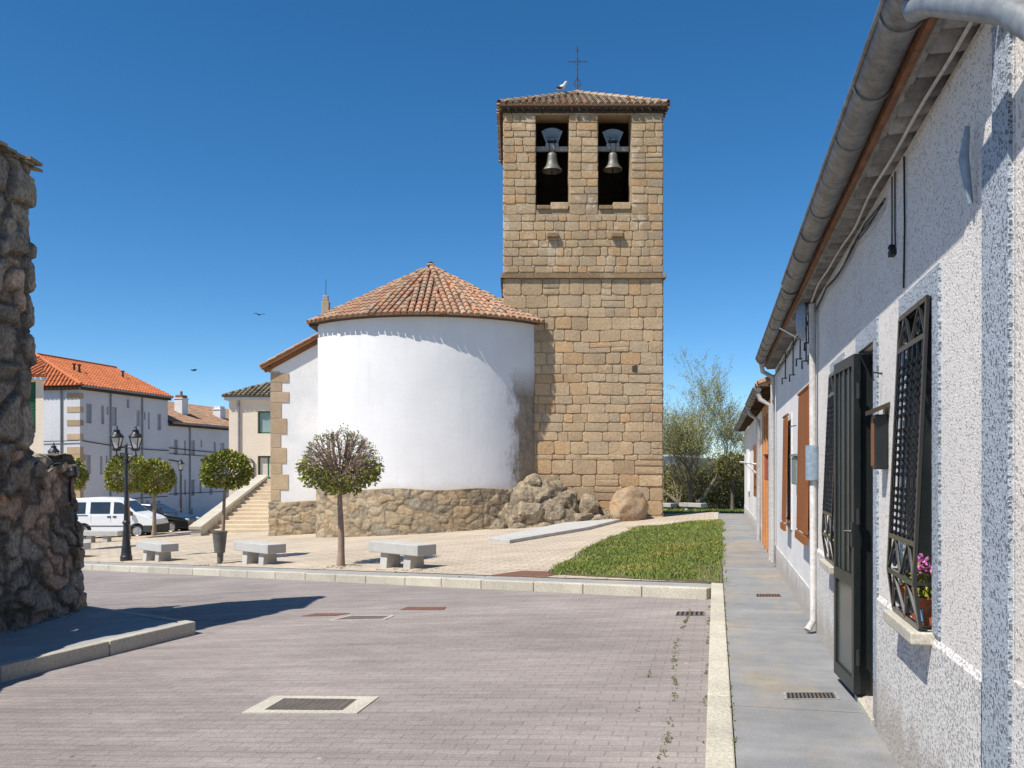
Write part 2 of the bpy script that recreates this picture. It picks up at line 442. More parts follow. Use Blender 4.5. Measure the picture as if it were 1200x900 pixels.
M['plaster_smooth'] = mat('plaster_smooth', (.80, .77, .735), (.66, .65, .645), .9, 18, .9, .2, .01, grain=.12)

def m_road():
    b = NB('road_paver')
    br = b.n.new('ShaderNodeTexBrick')
    wob = b.noise(1.2, 2, .5)
    k = b.n.new('ShaderNodeVectorMath'); k.operation = 'ADD'
    cmb = b.n.new('ShaderNodeCombineXYZ'); b.link(b.math('MULTIPLY', b.math('SUBTRACT', wob, .5), .05), cmb.inputs[1])
    b.link(b.P, k.inputs[0]); b.link(cmb.outputs[0], k.inputs[1]); b.link(k.outputs[0], br.inputs['Vector'])
    br.inputs['Scale'].default_value = 1.0
    br.inputs['Brick Width'].default_value = .21
    br.inputs['Row Height'].default_value = .105
    br.inputs['Mortar Size'].default_value = .006
    br.inputs['Mortar Smooth'].default_value = .3
    br.inputs['Color1'].default_value = (.325, .281, .258, 1)
    br.inputs['Color2'].default_value = (.292, .251, .231, 1)
    br.inputs['Mortar'].default_value = (.235, .20, .188, 1)
    br.offset = .5
    c = b.mix(br.outputs['Color'], b.ramp(b.noise(.35, 5, .6), [(.3, .74), (.72, 1.18)]), 1.0, 'MULTIPLY')
    c = b.mix(c, (.135, .115, .11), b.ramp(b.noise(1.3, 6, .72, b.mapping((.7, 1.6, 1), (0, 0, 0), (7, 3, 0))), [(.60, 0.), (.74, .55)]))
    c = b.mix(c, b.ramp(b.noise(2.2, 4, .6, b.mapping((.35, 2.4, 1))), [(.3, .82), (.7, 1.14)]), 1.0, 'MULTIPLY')
    c = b.mix(c, b.ramp(b.noise(70, 3, .6), [(.3, .75), (.7, 1.2)]), 1.0, 'MULTIPLY')
    vo = b.voro(2.3); sp = b.math('MULTIPLY', b.math('LESS_THAN', vo.outputs['Distance'], .035), b.math('GREATER_THAN', b.noise(.9, 2, .5), .5))
    c = b.mix(c, (.46, .43, .40), b.math('MULTIPLY', sp, .8))
    vo2 = b.voro(1.7, vec=b.mapping((1, 1, 1), (0, 0, .6), (3, 5, 0))); c = b.mix(c, (.06, .055, .05), b.math('MULTIPLY', b.math('LESS_THAN', vo2.outputs['Distance'], .03), .75))
    c = b.mix(c, (.40, .35, .32), b.ramp(b.noise(1.1, 6, .7, b.mapping((.5, 2.2, 1), (0, 0, 0), (17, 3, 0))), [(.58, 0.), (.78, .5)]))
    h = b.math('ADD', b.math('MULTIPLY', br.outputs['Fac'], -.6), b.math('MULTIPLY', b.noise(60, 3, .6), .5))
    return b.done(c, .85, b.bump(h, .4, .006))
M['road_paver'] = m_road()
def m_plaza():
    b = NB('plaza_paving')
    br = b.n.new('ShaderNodeTexBrick'); b.link(b.mapping((1, 1, 1), (0, 0, R(0))), br.inputs['Vector'])
    br.inputs['Scale'].default_value = 1.0; br.inputs['Brick Width'].default_value = .34; br.inputs['Row Height'].default_value = .22
    br.inputs['Mortar Size'].default_value = .018; br.inputs['Mortar Smooth'].default_value = .6
    br.inputs['Color1'].default_value = (.56, .465, .355, 1); br.inputs['Color2'].default_value = (.47, .39, .30, 1); br.inputs['Mortar'].default_value = (.36, .29, .20, 1)
    c = b.mix(br.outputs['Color'], b.ramp(b.noise(.5, 6, .65), [(.3, .82), (.7, 1.12)]), 1.0, 'MULTIPLY')
    c = b.mix(c, b.ramp(b.noise(30, 4, .65), [(.3, .75), (.7, 1.2)]), 1.0, 'MULTIPLY')
    c = b.mix(c, (.19, .19, .08), b.ramp(b.noise(1.1, 7, .72), [(.66, 0.), (.74, .6)]))
    h = b.math('ADD', b.math('MULTIPLY', br.outputs['Fac'], -.6), b.math('MULTIPLY', b.noise(25, 4, .6), .8))
    return b.done(c, .92, b.bump(h, .6, .02))
M['plaza_paving'] = m_plaza()
def m_concrete(name, c1, c2, c3):
    b = NB(name)
    c = b.mix(c1, c2, b.ramp(b.noise(1.0, 6, .65, b.mapping((.45, 1.7, 1))), [(.32, 0.), (.7, 1.)]))
    c = b.mix(c, c3, b.ramp(b.noise(.55, 6, .7, b.mapping((1.6, .8, 1))), [(.48, 0.), (.70, .85)]))
    c = b.mix(c, b.ramp(b.noise(2.6, 6, .7), [(.3, .82), (.7, 1.1)]), 1.0, 'MULTIPLY')
    c = b.mix(c, b.ramp(b.noise(90, 3, .6), [(.3, .8), (.7, 1.16)]), 1.0, 'MULTIPLY')
    z = b.sep()[1]
    jt = b.math('FRACT', b.math('MULTIPLY', z, 1 / 2.9))
    j = b.math('LESS_THAN', jt, .004)
    c = b.mix(c, (.1, .095, .09), b.math('MULTIPLY', j, .8))
    return b.done(c, .88, b.bump(b.noise(70, 4, .6), .25, .006))
M['sidewalk'] = m_concrete('sidewalk', (.30, .295, .29), (.195, .20, .207), (.37, .30, .20))
M['slab_grey'] = m_concrete('slab_grey', (.36, .35, .34), (.30, .295, .29), (.38, .34, .28))

# ------------------------------------------------------------------ generic builders
def wall_rect(mb, t0, t1, z0, z1, openings, P, depth, tint=(1, 1, 1)):
    """rectangular wall with real openings; P(t, z, d) maps wall coordinates to space, d is depth into the wall"""
    ts = sorted(set([t0, t1] + [v for o in openings for v in o[:2]])); zs = sorted(set([z0, z1] + [v for o in openings for v in o[2:4]]))
    for i in range(len(ts) - 1):
        for j in range(len(zs) - 1):
            tm, zm = (ts[i] + ts[i + 1]) / 2, (zs[j] + zs[j + 1]) / 2
            if any(o[0] < tm < o[1] and o[2] < zm < o[3] for o in openings): continue
            mb.add([P(ts[i], zs[j], 0), P(ts[i + 1], zs[j], 0), P(ts[i + 1], zs[j + 1], 0), P(ts[i], zs[j + 1], 0)], [(0, 1, 2, 3)], tint)
    for a, b, c, d in [o[:4] for o in openings]:
        for q in (((a, c), (b, c)), ((b, c), (b, d)), ((b, d), (a, d)), ((a, d), (a, c))):
            (p0, q0), (p1, q1) = q
            mb.add([P(p0, q0, 0), P(p1, q1, 0), P(p1, q1, depth), P(p0, q0, depth)], [(0, 1, 2, 3)], tint)

def inside(poly, u, v):
    s = None
    n = len(poly)
    for i in range(n):
        a, b = poly[i], poly[(i + 1) % n]
        k = (b[0] - a[0]) * (v - a[1]) - (b[1] - a[1]) * (u - a[0])
        if abs(k) < 1e-9: continue
        if s is None: s = k > 0
        elif (k > 0) != s: return False
    return True

def tile_roof(mb, pts, palette, pitch=.22, course=.34, r0=.085, r1=.066, segs=5, jit=.012, base_tint=(.4, .35, .3), base=True, plug=True):
    """barrel tiles over one roof plane; pts: eave left, eave right, then round the rest of the outline (convex)"""
    pts = [Vector(p) for p in pts]
    O = pts[0]
    u = (pts[1] - pts[0]).normalized()
    n = Vector((0, 0, 0))
    for i in range(1, len(pts) - 1): n += (pts[i] - O).cross(pts[i + 1] - O)
    n.normalize()
    if n.z < 0: n = -n
    v = n.cross(u)
    if v.z < 0: v = -v
    poly = [((p - O).dot(u), (p - O).dot(v)) for p in pts]
    if base: mb.add([p - n * .02 for p in pts] + [p - n * .07 for p in pts],
           [tuple(range(len(pts))), tuple(range(len(pts), 2 * len(pts)))[::-1]] + [(i, len(pts) + i, len(pts) + (i + 1) % len(pts), (i + 1) % len(pts)) for i in range(len(pts))], base_tint)
    umin, umax = min(p[0] for p in poly), max(p[0] for p in poly)
    vmax = max(p[1] for p in poly)
    nc = max(1, round((umax - umin) / pitch))
    pw = (umax - umin) / nc
    for i in range(nc):
        uu = umin + (i + .5) * pw
        cj = rnd.uniform(-jit, jit)
        for k in range(int(vmax / course) + 1):
            vv = k * course - .06
            if not inside(poly, uu, max(vv + course * .5, .02)): continue
            tnt = palette(uu, vv)
            a = O + u * (uu + cj + rnd.uniform(-jit, jit) * .6) + v * (vv + rnd.uniform(-jit, jit)) + n * .012
            b = a + v * (course + .07) - n * .014
            vs = []
            for q, r in ((a, r0), (b, r1)):
                for s in range(segs + 1):
                    an = math.pi * s / segs
                    vs.append(q + u * math.cos(an) * r + n * (math.sin(an) * r * .85))
            m = segs + 1
            fs = [(s, s + 1, m + s + 1, m + s) for s in range(segs)]
            mb.add(vs, fs, tnt)
            if k == 0 and plug:
                a2 = a + v * .05
                mb.add([a2 + u * math.cos(math.pi * s / segs) * r0 * .97 + n * (math.sin(math.pi * s / segs) * r0 * .82) for s in range(segs + 1)] + [a2 - u * r0 * .97 - n * .05, a2 + u * r0 * .97 - n * .05], [tuple(range(segs + 3))], (1.0, 1.15, 1.25))
            # thickness of the visible lower lip
            vs2 = []
            for s in range(segs + 1):
                an = math.pi * s / segs
                vs2.append(a + u * math.cos(an) * r0 + n * (math.sin(an) * r0 * .85)); vs2.append(a + u * math.cos(an) * r0 * .76 + n * (math.sin(an) * r0 * .85 * .72))
            mb.add(vs2, [(2 * s, 2 * s + 1, 2 * s + 3, 2 * s + 2) for s in range(segs)], tuple(c * .8 for c in tnt))

def pal_old(u, v):
    k = rnd.random()
    if k < .46: c = (1.03, 1.0, .97)
    elif k < .74: c = (.98, 1.14, 1.2)
    elif k < .88: c = (.80, .88, .88)
    else: c = (1.10, .90, .80)
    j = rnd.uniform(.8, 1.15)
    return tuple(x * j for x in c)
def pal_tower(u, v):
    k = rnd.random()
    c = (.92, 1.22, 1.35) if k < .55 else ((.72, .92, 1.0) if k < .85 else (1.0, .95, .95))
    j = rnd.uniform(.75, 1.1)
    return tuple(x * j for x in c)
def pal_new(u, v):
    j = rnd.uniform(.80, 1.12); return (j, j, j)
def pal_moss(u, v):
    j = rnd.uniform(.65, 1.3); return (j, j * rnd.uniform(.92, 1.05), j * .95)

def leaf_quad(mb, p, size, tint, mi=0, flat=.0, out=None):
    d = Vector((rnd.gauss(0, 1), rnd.gauss(0, 1), rnd.gauss(0, 1) * (1 - flat)))
    if out is not None: d = d * .62 + out * 1.15
    d.normalize()
    e = d.orthogonal().normalized()
    a = rnd.uniform(0, 6.28)
    e = Matrix.Rotation(a, 3, d) @ e
    l = size * rnd.uniform(.7, 1.25); wd = l * .34
    p = Vector(p)
    n2 = d.cross(e)
    mb.add([p, p + d * l * .5 + e * wd + n2 * wd * .25, p + d * l, p + d * l * .5 - e * wd + n2 * wd * .25], [(0, 1, 2, 3)], tint, mi)

def tint_leaf():
    k = rnd.random(); j = rnd.uniform(.6, 1.35)
    if k < .2: return (1.8 * j, 1.6 * j, 1.1 * j)
    if k < .3: return (.7 * j, .75 * j, .7 * j)
    return (j, j, j * .9)

def ball_tree(label, x, y, z, rx, rz, zc, trunk_r=.06, leaves=3600, lsz=.085, bare=False, lean=0.0, group='clipped round trees along the square', bark='bark_pale', leafmat='leaf', name='clipped_tree', z_c=None):
    root = thing(name, label, 'tree', (x, y, z), group=group, local=True)
    tb = MB()
    pts, rs = [], []
    n = 7
    h = zc - rz * .55
    for i in range(n):
        f = i / (n - 1)
        pts.append((lean * f + .015 * math.sin(5 * f), .012 * math.cos(4 * f), h * f - .03)); rs.append(trunk_r * (1.15 - .45 * f) * (1.25 if i == 0 else 1))
    tb.tube(pts, rs, 9)
    top = Vector(pts[-1]); cen = Vector((lean, 0, zc))
    tw = []
    for i in range(22 if not bare else 95):
        th = rnd.uniform(0, 6.283); ph = math.acos(rnd.uniform(-.55, 1))
        e = cen + Vector((rx * .93 * math.sin(ph) * math.cos(th), rx * .93 * math.sin(ph) * math.sin(th), rz * .93 * math.cos(ph)))
        m_ = top.lerp(e, .5) + Vector((rnd.uniform(-.05, .05), rnd.uniform(-.05, .05), rnd.uniform(-.04, .08)))
        tb.tube([top - Vector((0, 0, .12 * rnd.random())), m_, e], [trunk_r * .42, trunk_r * .22, .006], 5)
        tw.append((top, m_, e))
        if bare:
            for q in range(13):
                f = rnd.uniform(.3, .95); b0 = (m_.lerp(e, (f - .5) * 2) if f > .5 else top.lerp(m_, f * 2))
                o = (b0 - cen); o = o.normalized() if o.length > .05 else Vector((0, 0, 1))
                b1 = b0 + (o + Vector((rnd.uniform(-.8, .8), rnd.uniform(-.8, .8), rnd.uniform(-.6, .8)))) * rnd.uniform(.12, .3)
                k = Vector(((b1 - cen).x / rx, (b1 - cen).y / rx, (b1 - cen).z / rz))
                if k.length > 1.02: b1 = cen + Vector((k.x * rx, k.y * rx, k.z * rz)) / k.length
                tb.tube([b0, b1], [.007, .003], 4, caps=False)
    part('trunk', tb, M['bark_red' if bare else bark], root, sm=50)
    cb = MB()
    for i in range(leaves):
        th = rnd.uniform(0, 6.283); cp = rnd.uniform(-1, 1); spn = math.sqrt(1 - cp * cp)
        rr = rnd.uniform(.62, 1.0) ** .5
        d = Vector((spn * math.cos(th), spn * math.sin(th), cp))
        lump = 1 + .19 * noise.noise(d * 2.4 + Vector((x, y, 0))) + .05 * noise.noise(d * 6 + Vector((y, x, 1)))
        zz = cp * rz
        if cp < -.45: zz = -rz * (.45 + (-.45 - cp) * .72)
        p = cen + Vector((d.x * rx, d.y * rx, 0)) * rr * lump + Vector((0, 0, zz * rr * lump))
        if noise.noise(d * 5.0 + Vector((x * 3, 2, y))) < -.25 and rr > .86: continue
        sz = lsz
        if bare:
            hgt = (p.z - cen.z) / rz + .55 * noise.noise(Vector((p.x * 2.0, p.y * 2.0, 3)))
            keep = 1.0 if hgt < -.35 else max(.34, 1.0 - (hgt + .35) * 1.0)
            if rnd.random() > keep: continue
            if hgt > 0: sz = lsz * .62
        leaf_quad(cb, p, sz, tint_leaf(), out=Vector((d.x, d.y, d.z * .8 + .25)))
    part('crown', cb, M[leafmat], root)
    return root

# ------------------------------------------------------------------ ground, road, square, pavements
def quad_grid_S(s_list, t_list, zf):
    mb = MB()
    for i in range(len(s_list) - 1):
        for j in range(len(t_list) - 1):
            a, b, c_, d = s_list[i], s_list[i + 1], t_list[j], t_list[j + 1]
            mb.add([(a, c_, zf(a)), (b, c_, zf(b)), (b, d, zf(b)), (a, d, zf(a))], [(0, 1, 2, 3)])
    return mb
zs_ = lambda s: SLOPE * max(min(s, 0), -60)
g = quad_grid_S([-1500, -60, 0, 1500], [-300, -40, 90, 2200], lambda s: zs_(s) - 1.7)
single('ground', g, M['dry_ground'], kind='structure', frame='S')
KS, KT = -.05, 11.37                                  # corner where the square's kerb meets the pavement
KD = Vector((-15.62, 8.33)).normalized()
KN = Vector((-KD.y, KD.x)) * -1                        # towards the square
if KN.y < 0: KN = -KN
def kp(l, o=0.0):
    p = Vector((KS, KT)) + KD * l + KN * o
    return (p.x, p.y)
rd = MB()
rcols = [-60, -52, -44] + [-44 + k * 2 for k in range(1, 22)] + [-.05]
def rd_hi(q): return 84 if q < -44 else KT + .3 + (q - KS) * KD.y / KD.x
for qa, qb in zip(rcols[:-1], rcols[1:]):
    rd.add([(qa, -30, zs_(qa) - .13), (qb, -30, zs_(qb) - .13), (qb, rd_hi(qb), zs_(qb) - .13), (qa, rd_hi(qa) if qa != -44 or qb > -44 else 84, zs_(qa) - .13)], [(0, 1, 2, 3)])
single('road', rd, M['road_paver'], kind='structure', frame='S')
pz = MB()
# the square stops at a crest behind the tower on the right, where the grass begins
a_ = W2S(5.3, 32.0); b_ = W2S(7.3, 31.3)
ku0 = kp(0, .60)
def sq_lo(q): return ku0[1] + (q - ku0[0]) * KD.y / KD.x
def sq_hi(q): return min(80, (5.3 - q * cs) / sn) if q <= a_[0] else a_[1] + (b_[1] - a_[1]) * (q - a_[0]) / (b_[0] - a_[0])
cols = sorted([-44 + k * 1.5 for k in range(29)] + [a_[0], -.052])
for qa, qb in zip(cols[:-1], cols[1:]):
    pz.add([(qa, sq_lo(qa), zs_(qa)), (qb, sq_lo(qb), zs_(qb)), (qb, sq_hi(qb), zs_(qb)), (qa, sq_hi(qa), zs_(qa))], [(0, 1, 2, 3)])
pz.add([(a_[0], a_[1], zs_(a_[0])), (b_[0], b_[1], zs_(b_[0])), (b_[0], b_[1], -.7), (a_[0], a_[1], -.7)], [(0, 1, 2, 3)])
single('square', pz, M['plaza_paving'], kind='structure', frame='S')
pb = MB()
pb.prism([kp(0.08, .13), kp(50, .13), kp(50, .63), kp(-.05, .63)], lambda s, t: zs_(s) - .35, lambda s, t: zs_(s) + .004)
single('square_border_paving', pb, M['slab_grey'], kind='structure', frame='S')
kb = MB()
l = .06
while l < 50:
    L = rnd.uniform(.85, 1.1)
    j = rnd.uniform(.86, 1.1)
    a, b2, c2, d2 = kp(l + .006, 0), kp(l + L - .006, 0), kp(l + L - .006, .125), kp(l + .006, .125)
    dz = rnd.uniform(-.004, .006)
    kb.prism([a, b2, c2, d2], lambda s, t: zs_(s) - .3, lambda s, t, dz=dz: zs_(s) + .006 + dz, (j, j, j * .98))
    l += L
single('square_kerb', kb, M['kerb_stone'], kind='structure', frame='S', bv=.012)
sw = MB()
sw.box(.105, .93, -4, 31, -.3, 0)
single('pavement', sw, M['sidewalk'], kind='structure', frame='S')
kb = MB()
t = -4
while t < 31:
    L = rnd.uniform(.9, 1.05); j = rnd.uniform(.9, 1.08)
    kb.box(-.05, .10, t + .004, t + L - .004, -.32, .006 + rnd.uniform(-.003, .004), (j, j, j * .98))
    t += L
single('pavement_kerb', kb, M['kerb_stone'], kind='structure', frame='S', bv=.01)
# pavement round the ruined wall on the left
zl = lambda x, y: gz(x, y) + .02
LA, LB, LC, LDD, LE, LF = (-6.4, 13.25), (-4.62, 11.55), (-3.83, 10.75), (-4.86, 8.43), (-6.9, 4.0), (-9.5, -1)
lp = MB()
def inset(p, q, d):
    p, q = Vector(p), Vector(q); n = Vector((-(q - p).y, (q - p).x)).normalized()
    return n * d
lp.prism([(-16, 13.5), LA, (-4.7, 11.42), (-4.02, 10.72), (-5.02, 8.50), (-7.05, 4.05), (-9.65, -1), (-16, -1)], lambda x, y: gz(x, y) - .4, zl)
single('corner_pavement', lp, M['slab_grey'], kind='structure')
kb = MB()
for p, q in ((LC, LDD), (LDD, LE), (LE, LF)):
    p, q = Vector(p), Vector(q); d = q - p; n = int(d.length / .95) or 1
    nn = Vector((-d.y, d.x)).normalized()
    if nn.x > 0: nn = -nn
    for i in range(n):
        a = p + d * ((i + .006) / n); b2 = p + d * ((i + .994) / n); j = rnd.uniform(.75, 1.0)
        kb.prism([tuple(a), tuple(b2), tuple(b2 + nn * .16), tuple(a + nn * .16)], lambda x, y: gz(x, y) - .4, lambda x, y: zl(x, y) + .008, (j, j, j))
for p, q in ((LA, LB), (LB, LC)):
    p, q = Vector(p), Vector(q); d = q - p; nn = Vector((-d.y, d.x)).normalized()
    if nn.y > 0: nn = -nn
    kb.prism([tuple(p), tuple(q), tuple(q + nn * .12), tuple(p + nn * .12)], lambda x, y: gz(x, y) - .4, lambda x, y: zl(x, y) + .006, (.8, .8, .8))
single('corner_kerb', kb, M['kerb_stone'], kind='structure', bv=.012)
# low pale slab walk beside the church, and the plate at the tip of the lawn
wk = MB()
wp = [G(572, 634), G(597, 637), G(690, 621), G(737, 609), G(733, 606), G(668, 614)]
wk.prism([(p.x, p.y) for p in wp], lambda x, y: gz(x, y) - .2, lambda x, y: gz(x, y) + .09)
single('slab_walk', wk, M['granite'], kind='structure', bv=.015)
rp = MB()
rq = [G(576, 674.5), G(640, 676), G(668, 671), G(612, 669.5)]
rp.prism([(p.x, p.y) for p in rq], lambda x, y: gz(x, y) - .1, lambda x, y: gz(x, y) + .012)
single('iron_plate', rp, M['rust_plate'], 'rust red iron plate set in the square beside the tip of the lawn', 'plate', tuple(G(620, 672)), bv=.004)

# grass triangle
tri = [G(643, 673), G(846, 684.5), G(845, 611), G(815, 613), G(742, 621), G(690, 643)]
tri = [(p.x, p.y) for p in tri]
so = MB(); so.prism(tri, lambda x, y: gz(x, y) - .1, lambda x, y: gz(x, y) + .03)
single('lawn_soil', so, M['soil'], kind='structure')
def in_poly(poly, x, y):
    c = False; n = len(poly)
    for i in range(n):
        (x1, y1), (x2, y2) = poly[i], poly[i - 1]
        if (y1 > y) != (y2 > y) and x < (x2 - x1) * (y - y1) / (y2 - y1) + x1: c = not c
    return c
def grass_blades(poly, n, h, zf, wd=.012, flowers=0, edge=0.06):
    mb = MB()
    x0, x1 = min(p[0] for p in poly), max(p[0] for p in poly); y0, y1 = min(p[1] for p in poly), max(p[1] for p in poly)
    k = 0
    while k < n:
        x, y = rnd.uniform(x0, x1), rnd.uniform(y0, y1)
        if not in_poly(poly, x + rnd.uniform(-edge, edge) + .12 * noise.noise(Vector((x * 2.2, y * 2.2, 4))), y + rnd.uniform(-edge, edge) + .12 * noise.noise(Vector((x * 2.2, y * 2.2, 8)))): continue
        k += 1
        if noise.noise(Vector((x * 1.2, y * .8, 21))) > .28 and rnd.random() < .7: continue
        cl = noise.noise(Vector((x * 1.3, y * .7, 0)))
        hh = h * rnd.uniform(.5, 1.25) * (1 + .55 * cl)
        a = rnd.uniform(0, 6.28); b = rnd.uniform(0, 6.28); ln = rnd.uniform(.1, .9) * hh
        dx, dy = math.cos(a) * wd, math.sin(a) * wd
        z = zf(x, y)
        j = rnd.uniform(.7, 1.25); dry = max(0, noise.noise(Vector((x * .8, y * .8, 7))) * 1.3)
        tn = (j * (1 + dry * .9), j * (1 + .35 * dry), j * (1 + .5 * dry))
        mi = 0
        if rnd.random() < flowers and noise.noise(Vector((x * .9, y * .6, 3))) > .05:
            mi = 1 if noise.noise(Vector((x * .5, y * .5, 12))) > 0 else 2
            s = .014
            mb.add([(x - s, y, z + hh), (x, y - s, z + hh + .01), (x + s, y, z + hh + .01), (x, y + s, z + hh + .015)], [(0, 1, 2, 3)], (1, 1, 1), mi)
        mb.add([(x - dx, y - dy, z), (x + dx, y + dy, z), (x + math.cos(b) * ln * .4 + dx * .6, y + math.sin(b) * ln * .4 + dy * .6, z + hh * .65), (x + math.cos(b) * ln, y + math.sin(b) * ln, z + hh)], [(0, 1, 2), (0, 2, 3)], tn)
    return mb
M['flower_yellow'] = mat('flower_yellow', (.70, .55, .05), None, 20, 60, .7, 0)
M['flower_mauve'] = mat('flower_mauve', (.42, .28, .25), None, 20, 60, .7, 0)
single('grass', grass_blades(tri, 46000, .065, lambda x, y: gz(x, y) + .02, .009, .009), [M['grass'], M['flower_yellow'], M['flower_mauve']],
       'triangle of lush green grass with small yellow and mauve flowers beside the pavement', 'grass', kind='stuff')
# meadow behind the tower
pth_ = MB(); pth_.prism([(5.3, 32.1), (7.4, 31.4), (14, 31.2), (14, 39.2), (5.3, 38.2)], -.9, -.42); single('path', pth_, M['plaza_paving'], kind='structure')
back = [(5.3, 38.3), (13.9, 39.3), (30, 39.5), (60, 120), (-20, 120), (5.3, 60)]
zb = lambda x, y: -.44 - max(0, min(y, 60) - 38) * .030
mb_ = MB(); mb_.prism(back, lambda x, y: -1.6, zb)
single('meadow', mb_, M['soil'], kind='structure')
near = [(5.4, 38.4), (13.4, 39.4), (16, 52), (5.4, 52)]
single('meadow_grass', grass_blades(near, 22000, .12, zb, .022), [M['grass']], 'bright green grass growing behind the tower', 'grass', kind='stuff')
# far hills
hb = MB()
N = 60
for i in range(N):
    for k in (0, 1):
        X0 = -900 + 1800 * (i + k) / N
        hgt = 12 + 9 * noise.noise(Vector((X0 * .004, 0, 0))) + 5 * noise.noise(Vector((X0 * .013, 4, 0)))
        hb.v.append((X0, 900, -6)); hb.v.append((X0, 1000, hgt)); hb.v.append((X0, 1400, -6))
    b0 = i * 6
    hb.f += [(b0, b0 + 3, b0 + 4, b0 + 1), (b0 + 1, b0 + 4, b0 + 5, b0 + 2)]; hb.t += [(1, 1, 1)] * 2; hb.m += [0, 0]
single('hills', hb, M['hill'], kind='structure')

# ------------------------------------------------------------------ masonry helpers
def ashlar(mb, u0, u1, z0, z1, P, openings=(), hmin=.3, hmax=.5, wmin=.3, wmax=.75, gap=.010, out=.03, col=None, rowseed=1):
    rr = random.Random(rowseed)
    P0 = P
    P = lambda u, z, d: P0(u, z + .045 * noise.noise(Vector((u * .75, z * .6, rowseed))) * min(1, max(0, (z1 - z) * 2), ) * min(1, max(0, (z - z0) * 2)), d)
    z = z0
    while z < z1 - .05:
        h = rr.uniform(hmin, hmax)
        if z + h > z1 - .14: h = z1 - z
        zt = z + h
        iv = [(u0, u1)]
        for a, b, c_, d in openings:
            if d > z + .03 and c_ < zt - .03:
                nv = []
                for p, q in iv:
                    if b <= p or a >= q: nv.append((p, q)); continue
                    if a > p: nv.append((p, a))
                    if b < q: nv.append((b, q))
                iv = nv
        for p, q in iv:
            x = p
            while x < q - .02:
                wd = rr.uniform(wmin, wmax)
                if x + wd > q - wmin * .7: wd = q - x
                sub = [(z, zt)]
                if wd > .34 and h > .34 and rr.random() < .12: m_ = z + h * rr.uniform(.4, .6); sub = [(z, m_), (m_, zt)]
                for za, zb_ in sub:
                    jt = lambda: rr.uniform(-.016, .016)
                    g_ = gap * rr.uniform(.7, 1.7)
                    o = out * rr.uniform(.55, 1.5); bz = .012
                    ca, cb, cc, cd = x + g_ + jt(), x + wd - g_ + jt(), za + g_ + jt(), zb_ - g_ + jt()
                    ww, hh = cb - ca, cd - cc
                    k1 = [min(ww, hh) * rr.uniform(.06, .2) for _ in range(4)]; k2 = [min(ww, hh) * rr.uniform(.06, .2) for _ in range(4)]
                    ol = [(ca + k1[0], cc), (cb - k1[1], cc + jt() * .5), (cb, cc + k2[1]), (cb + jt() * .4, cd - k2[2]), (cb - k1[2], cd), (ca + k1[3], cd + jt() * .5), (ca, cd - k2[3]), (ca + jt() * .4, cc + k2[0])]
                    mx, mz = (ca + cb) / 2, (cc + cd) / 2
                    inn = [(px_ + (mx - px_) * min(.25, bz * 2.4 / ww), pz_ + (mz - pz_) * min(.25, bz * 2.4 / hh)) for px_, pz_ in ol]
                    vs = [P(px_, pz_, .012) for px_, pz_ in ol] + [P(px_, pz_, -o * rr.uniform(.7, 1.1)) for px_, pz_ in inn] + [P(mx, mz, -o * 1.15)]
                    mb.add(vs, [(8 + q, 8 + (q + 1) % 8, 16) for q in range(8)] + [(q, (q + 1) % 8, 8 + (q + 1) % 8, 8 + q) for q in range(8)], col(rr, (x + wd / 2), z))
                x += wd
        z = zt
def col_tower(rr, u, z):
    j = rr.uniform(.90, 1.09); k = rr.random()
    c = (1, 1, 1)
    if k < .2: c = (1.06, .96, .86)
    elif k < .38: c = (.94, .99, 1.06)
    elif k < .43: c = (.86, .85, .86)
    if z > 8: c = tuple(x * .93 for x in c)
    return tuple(x * j for x in c)

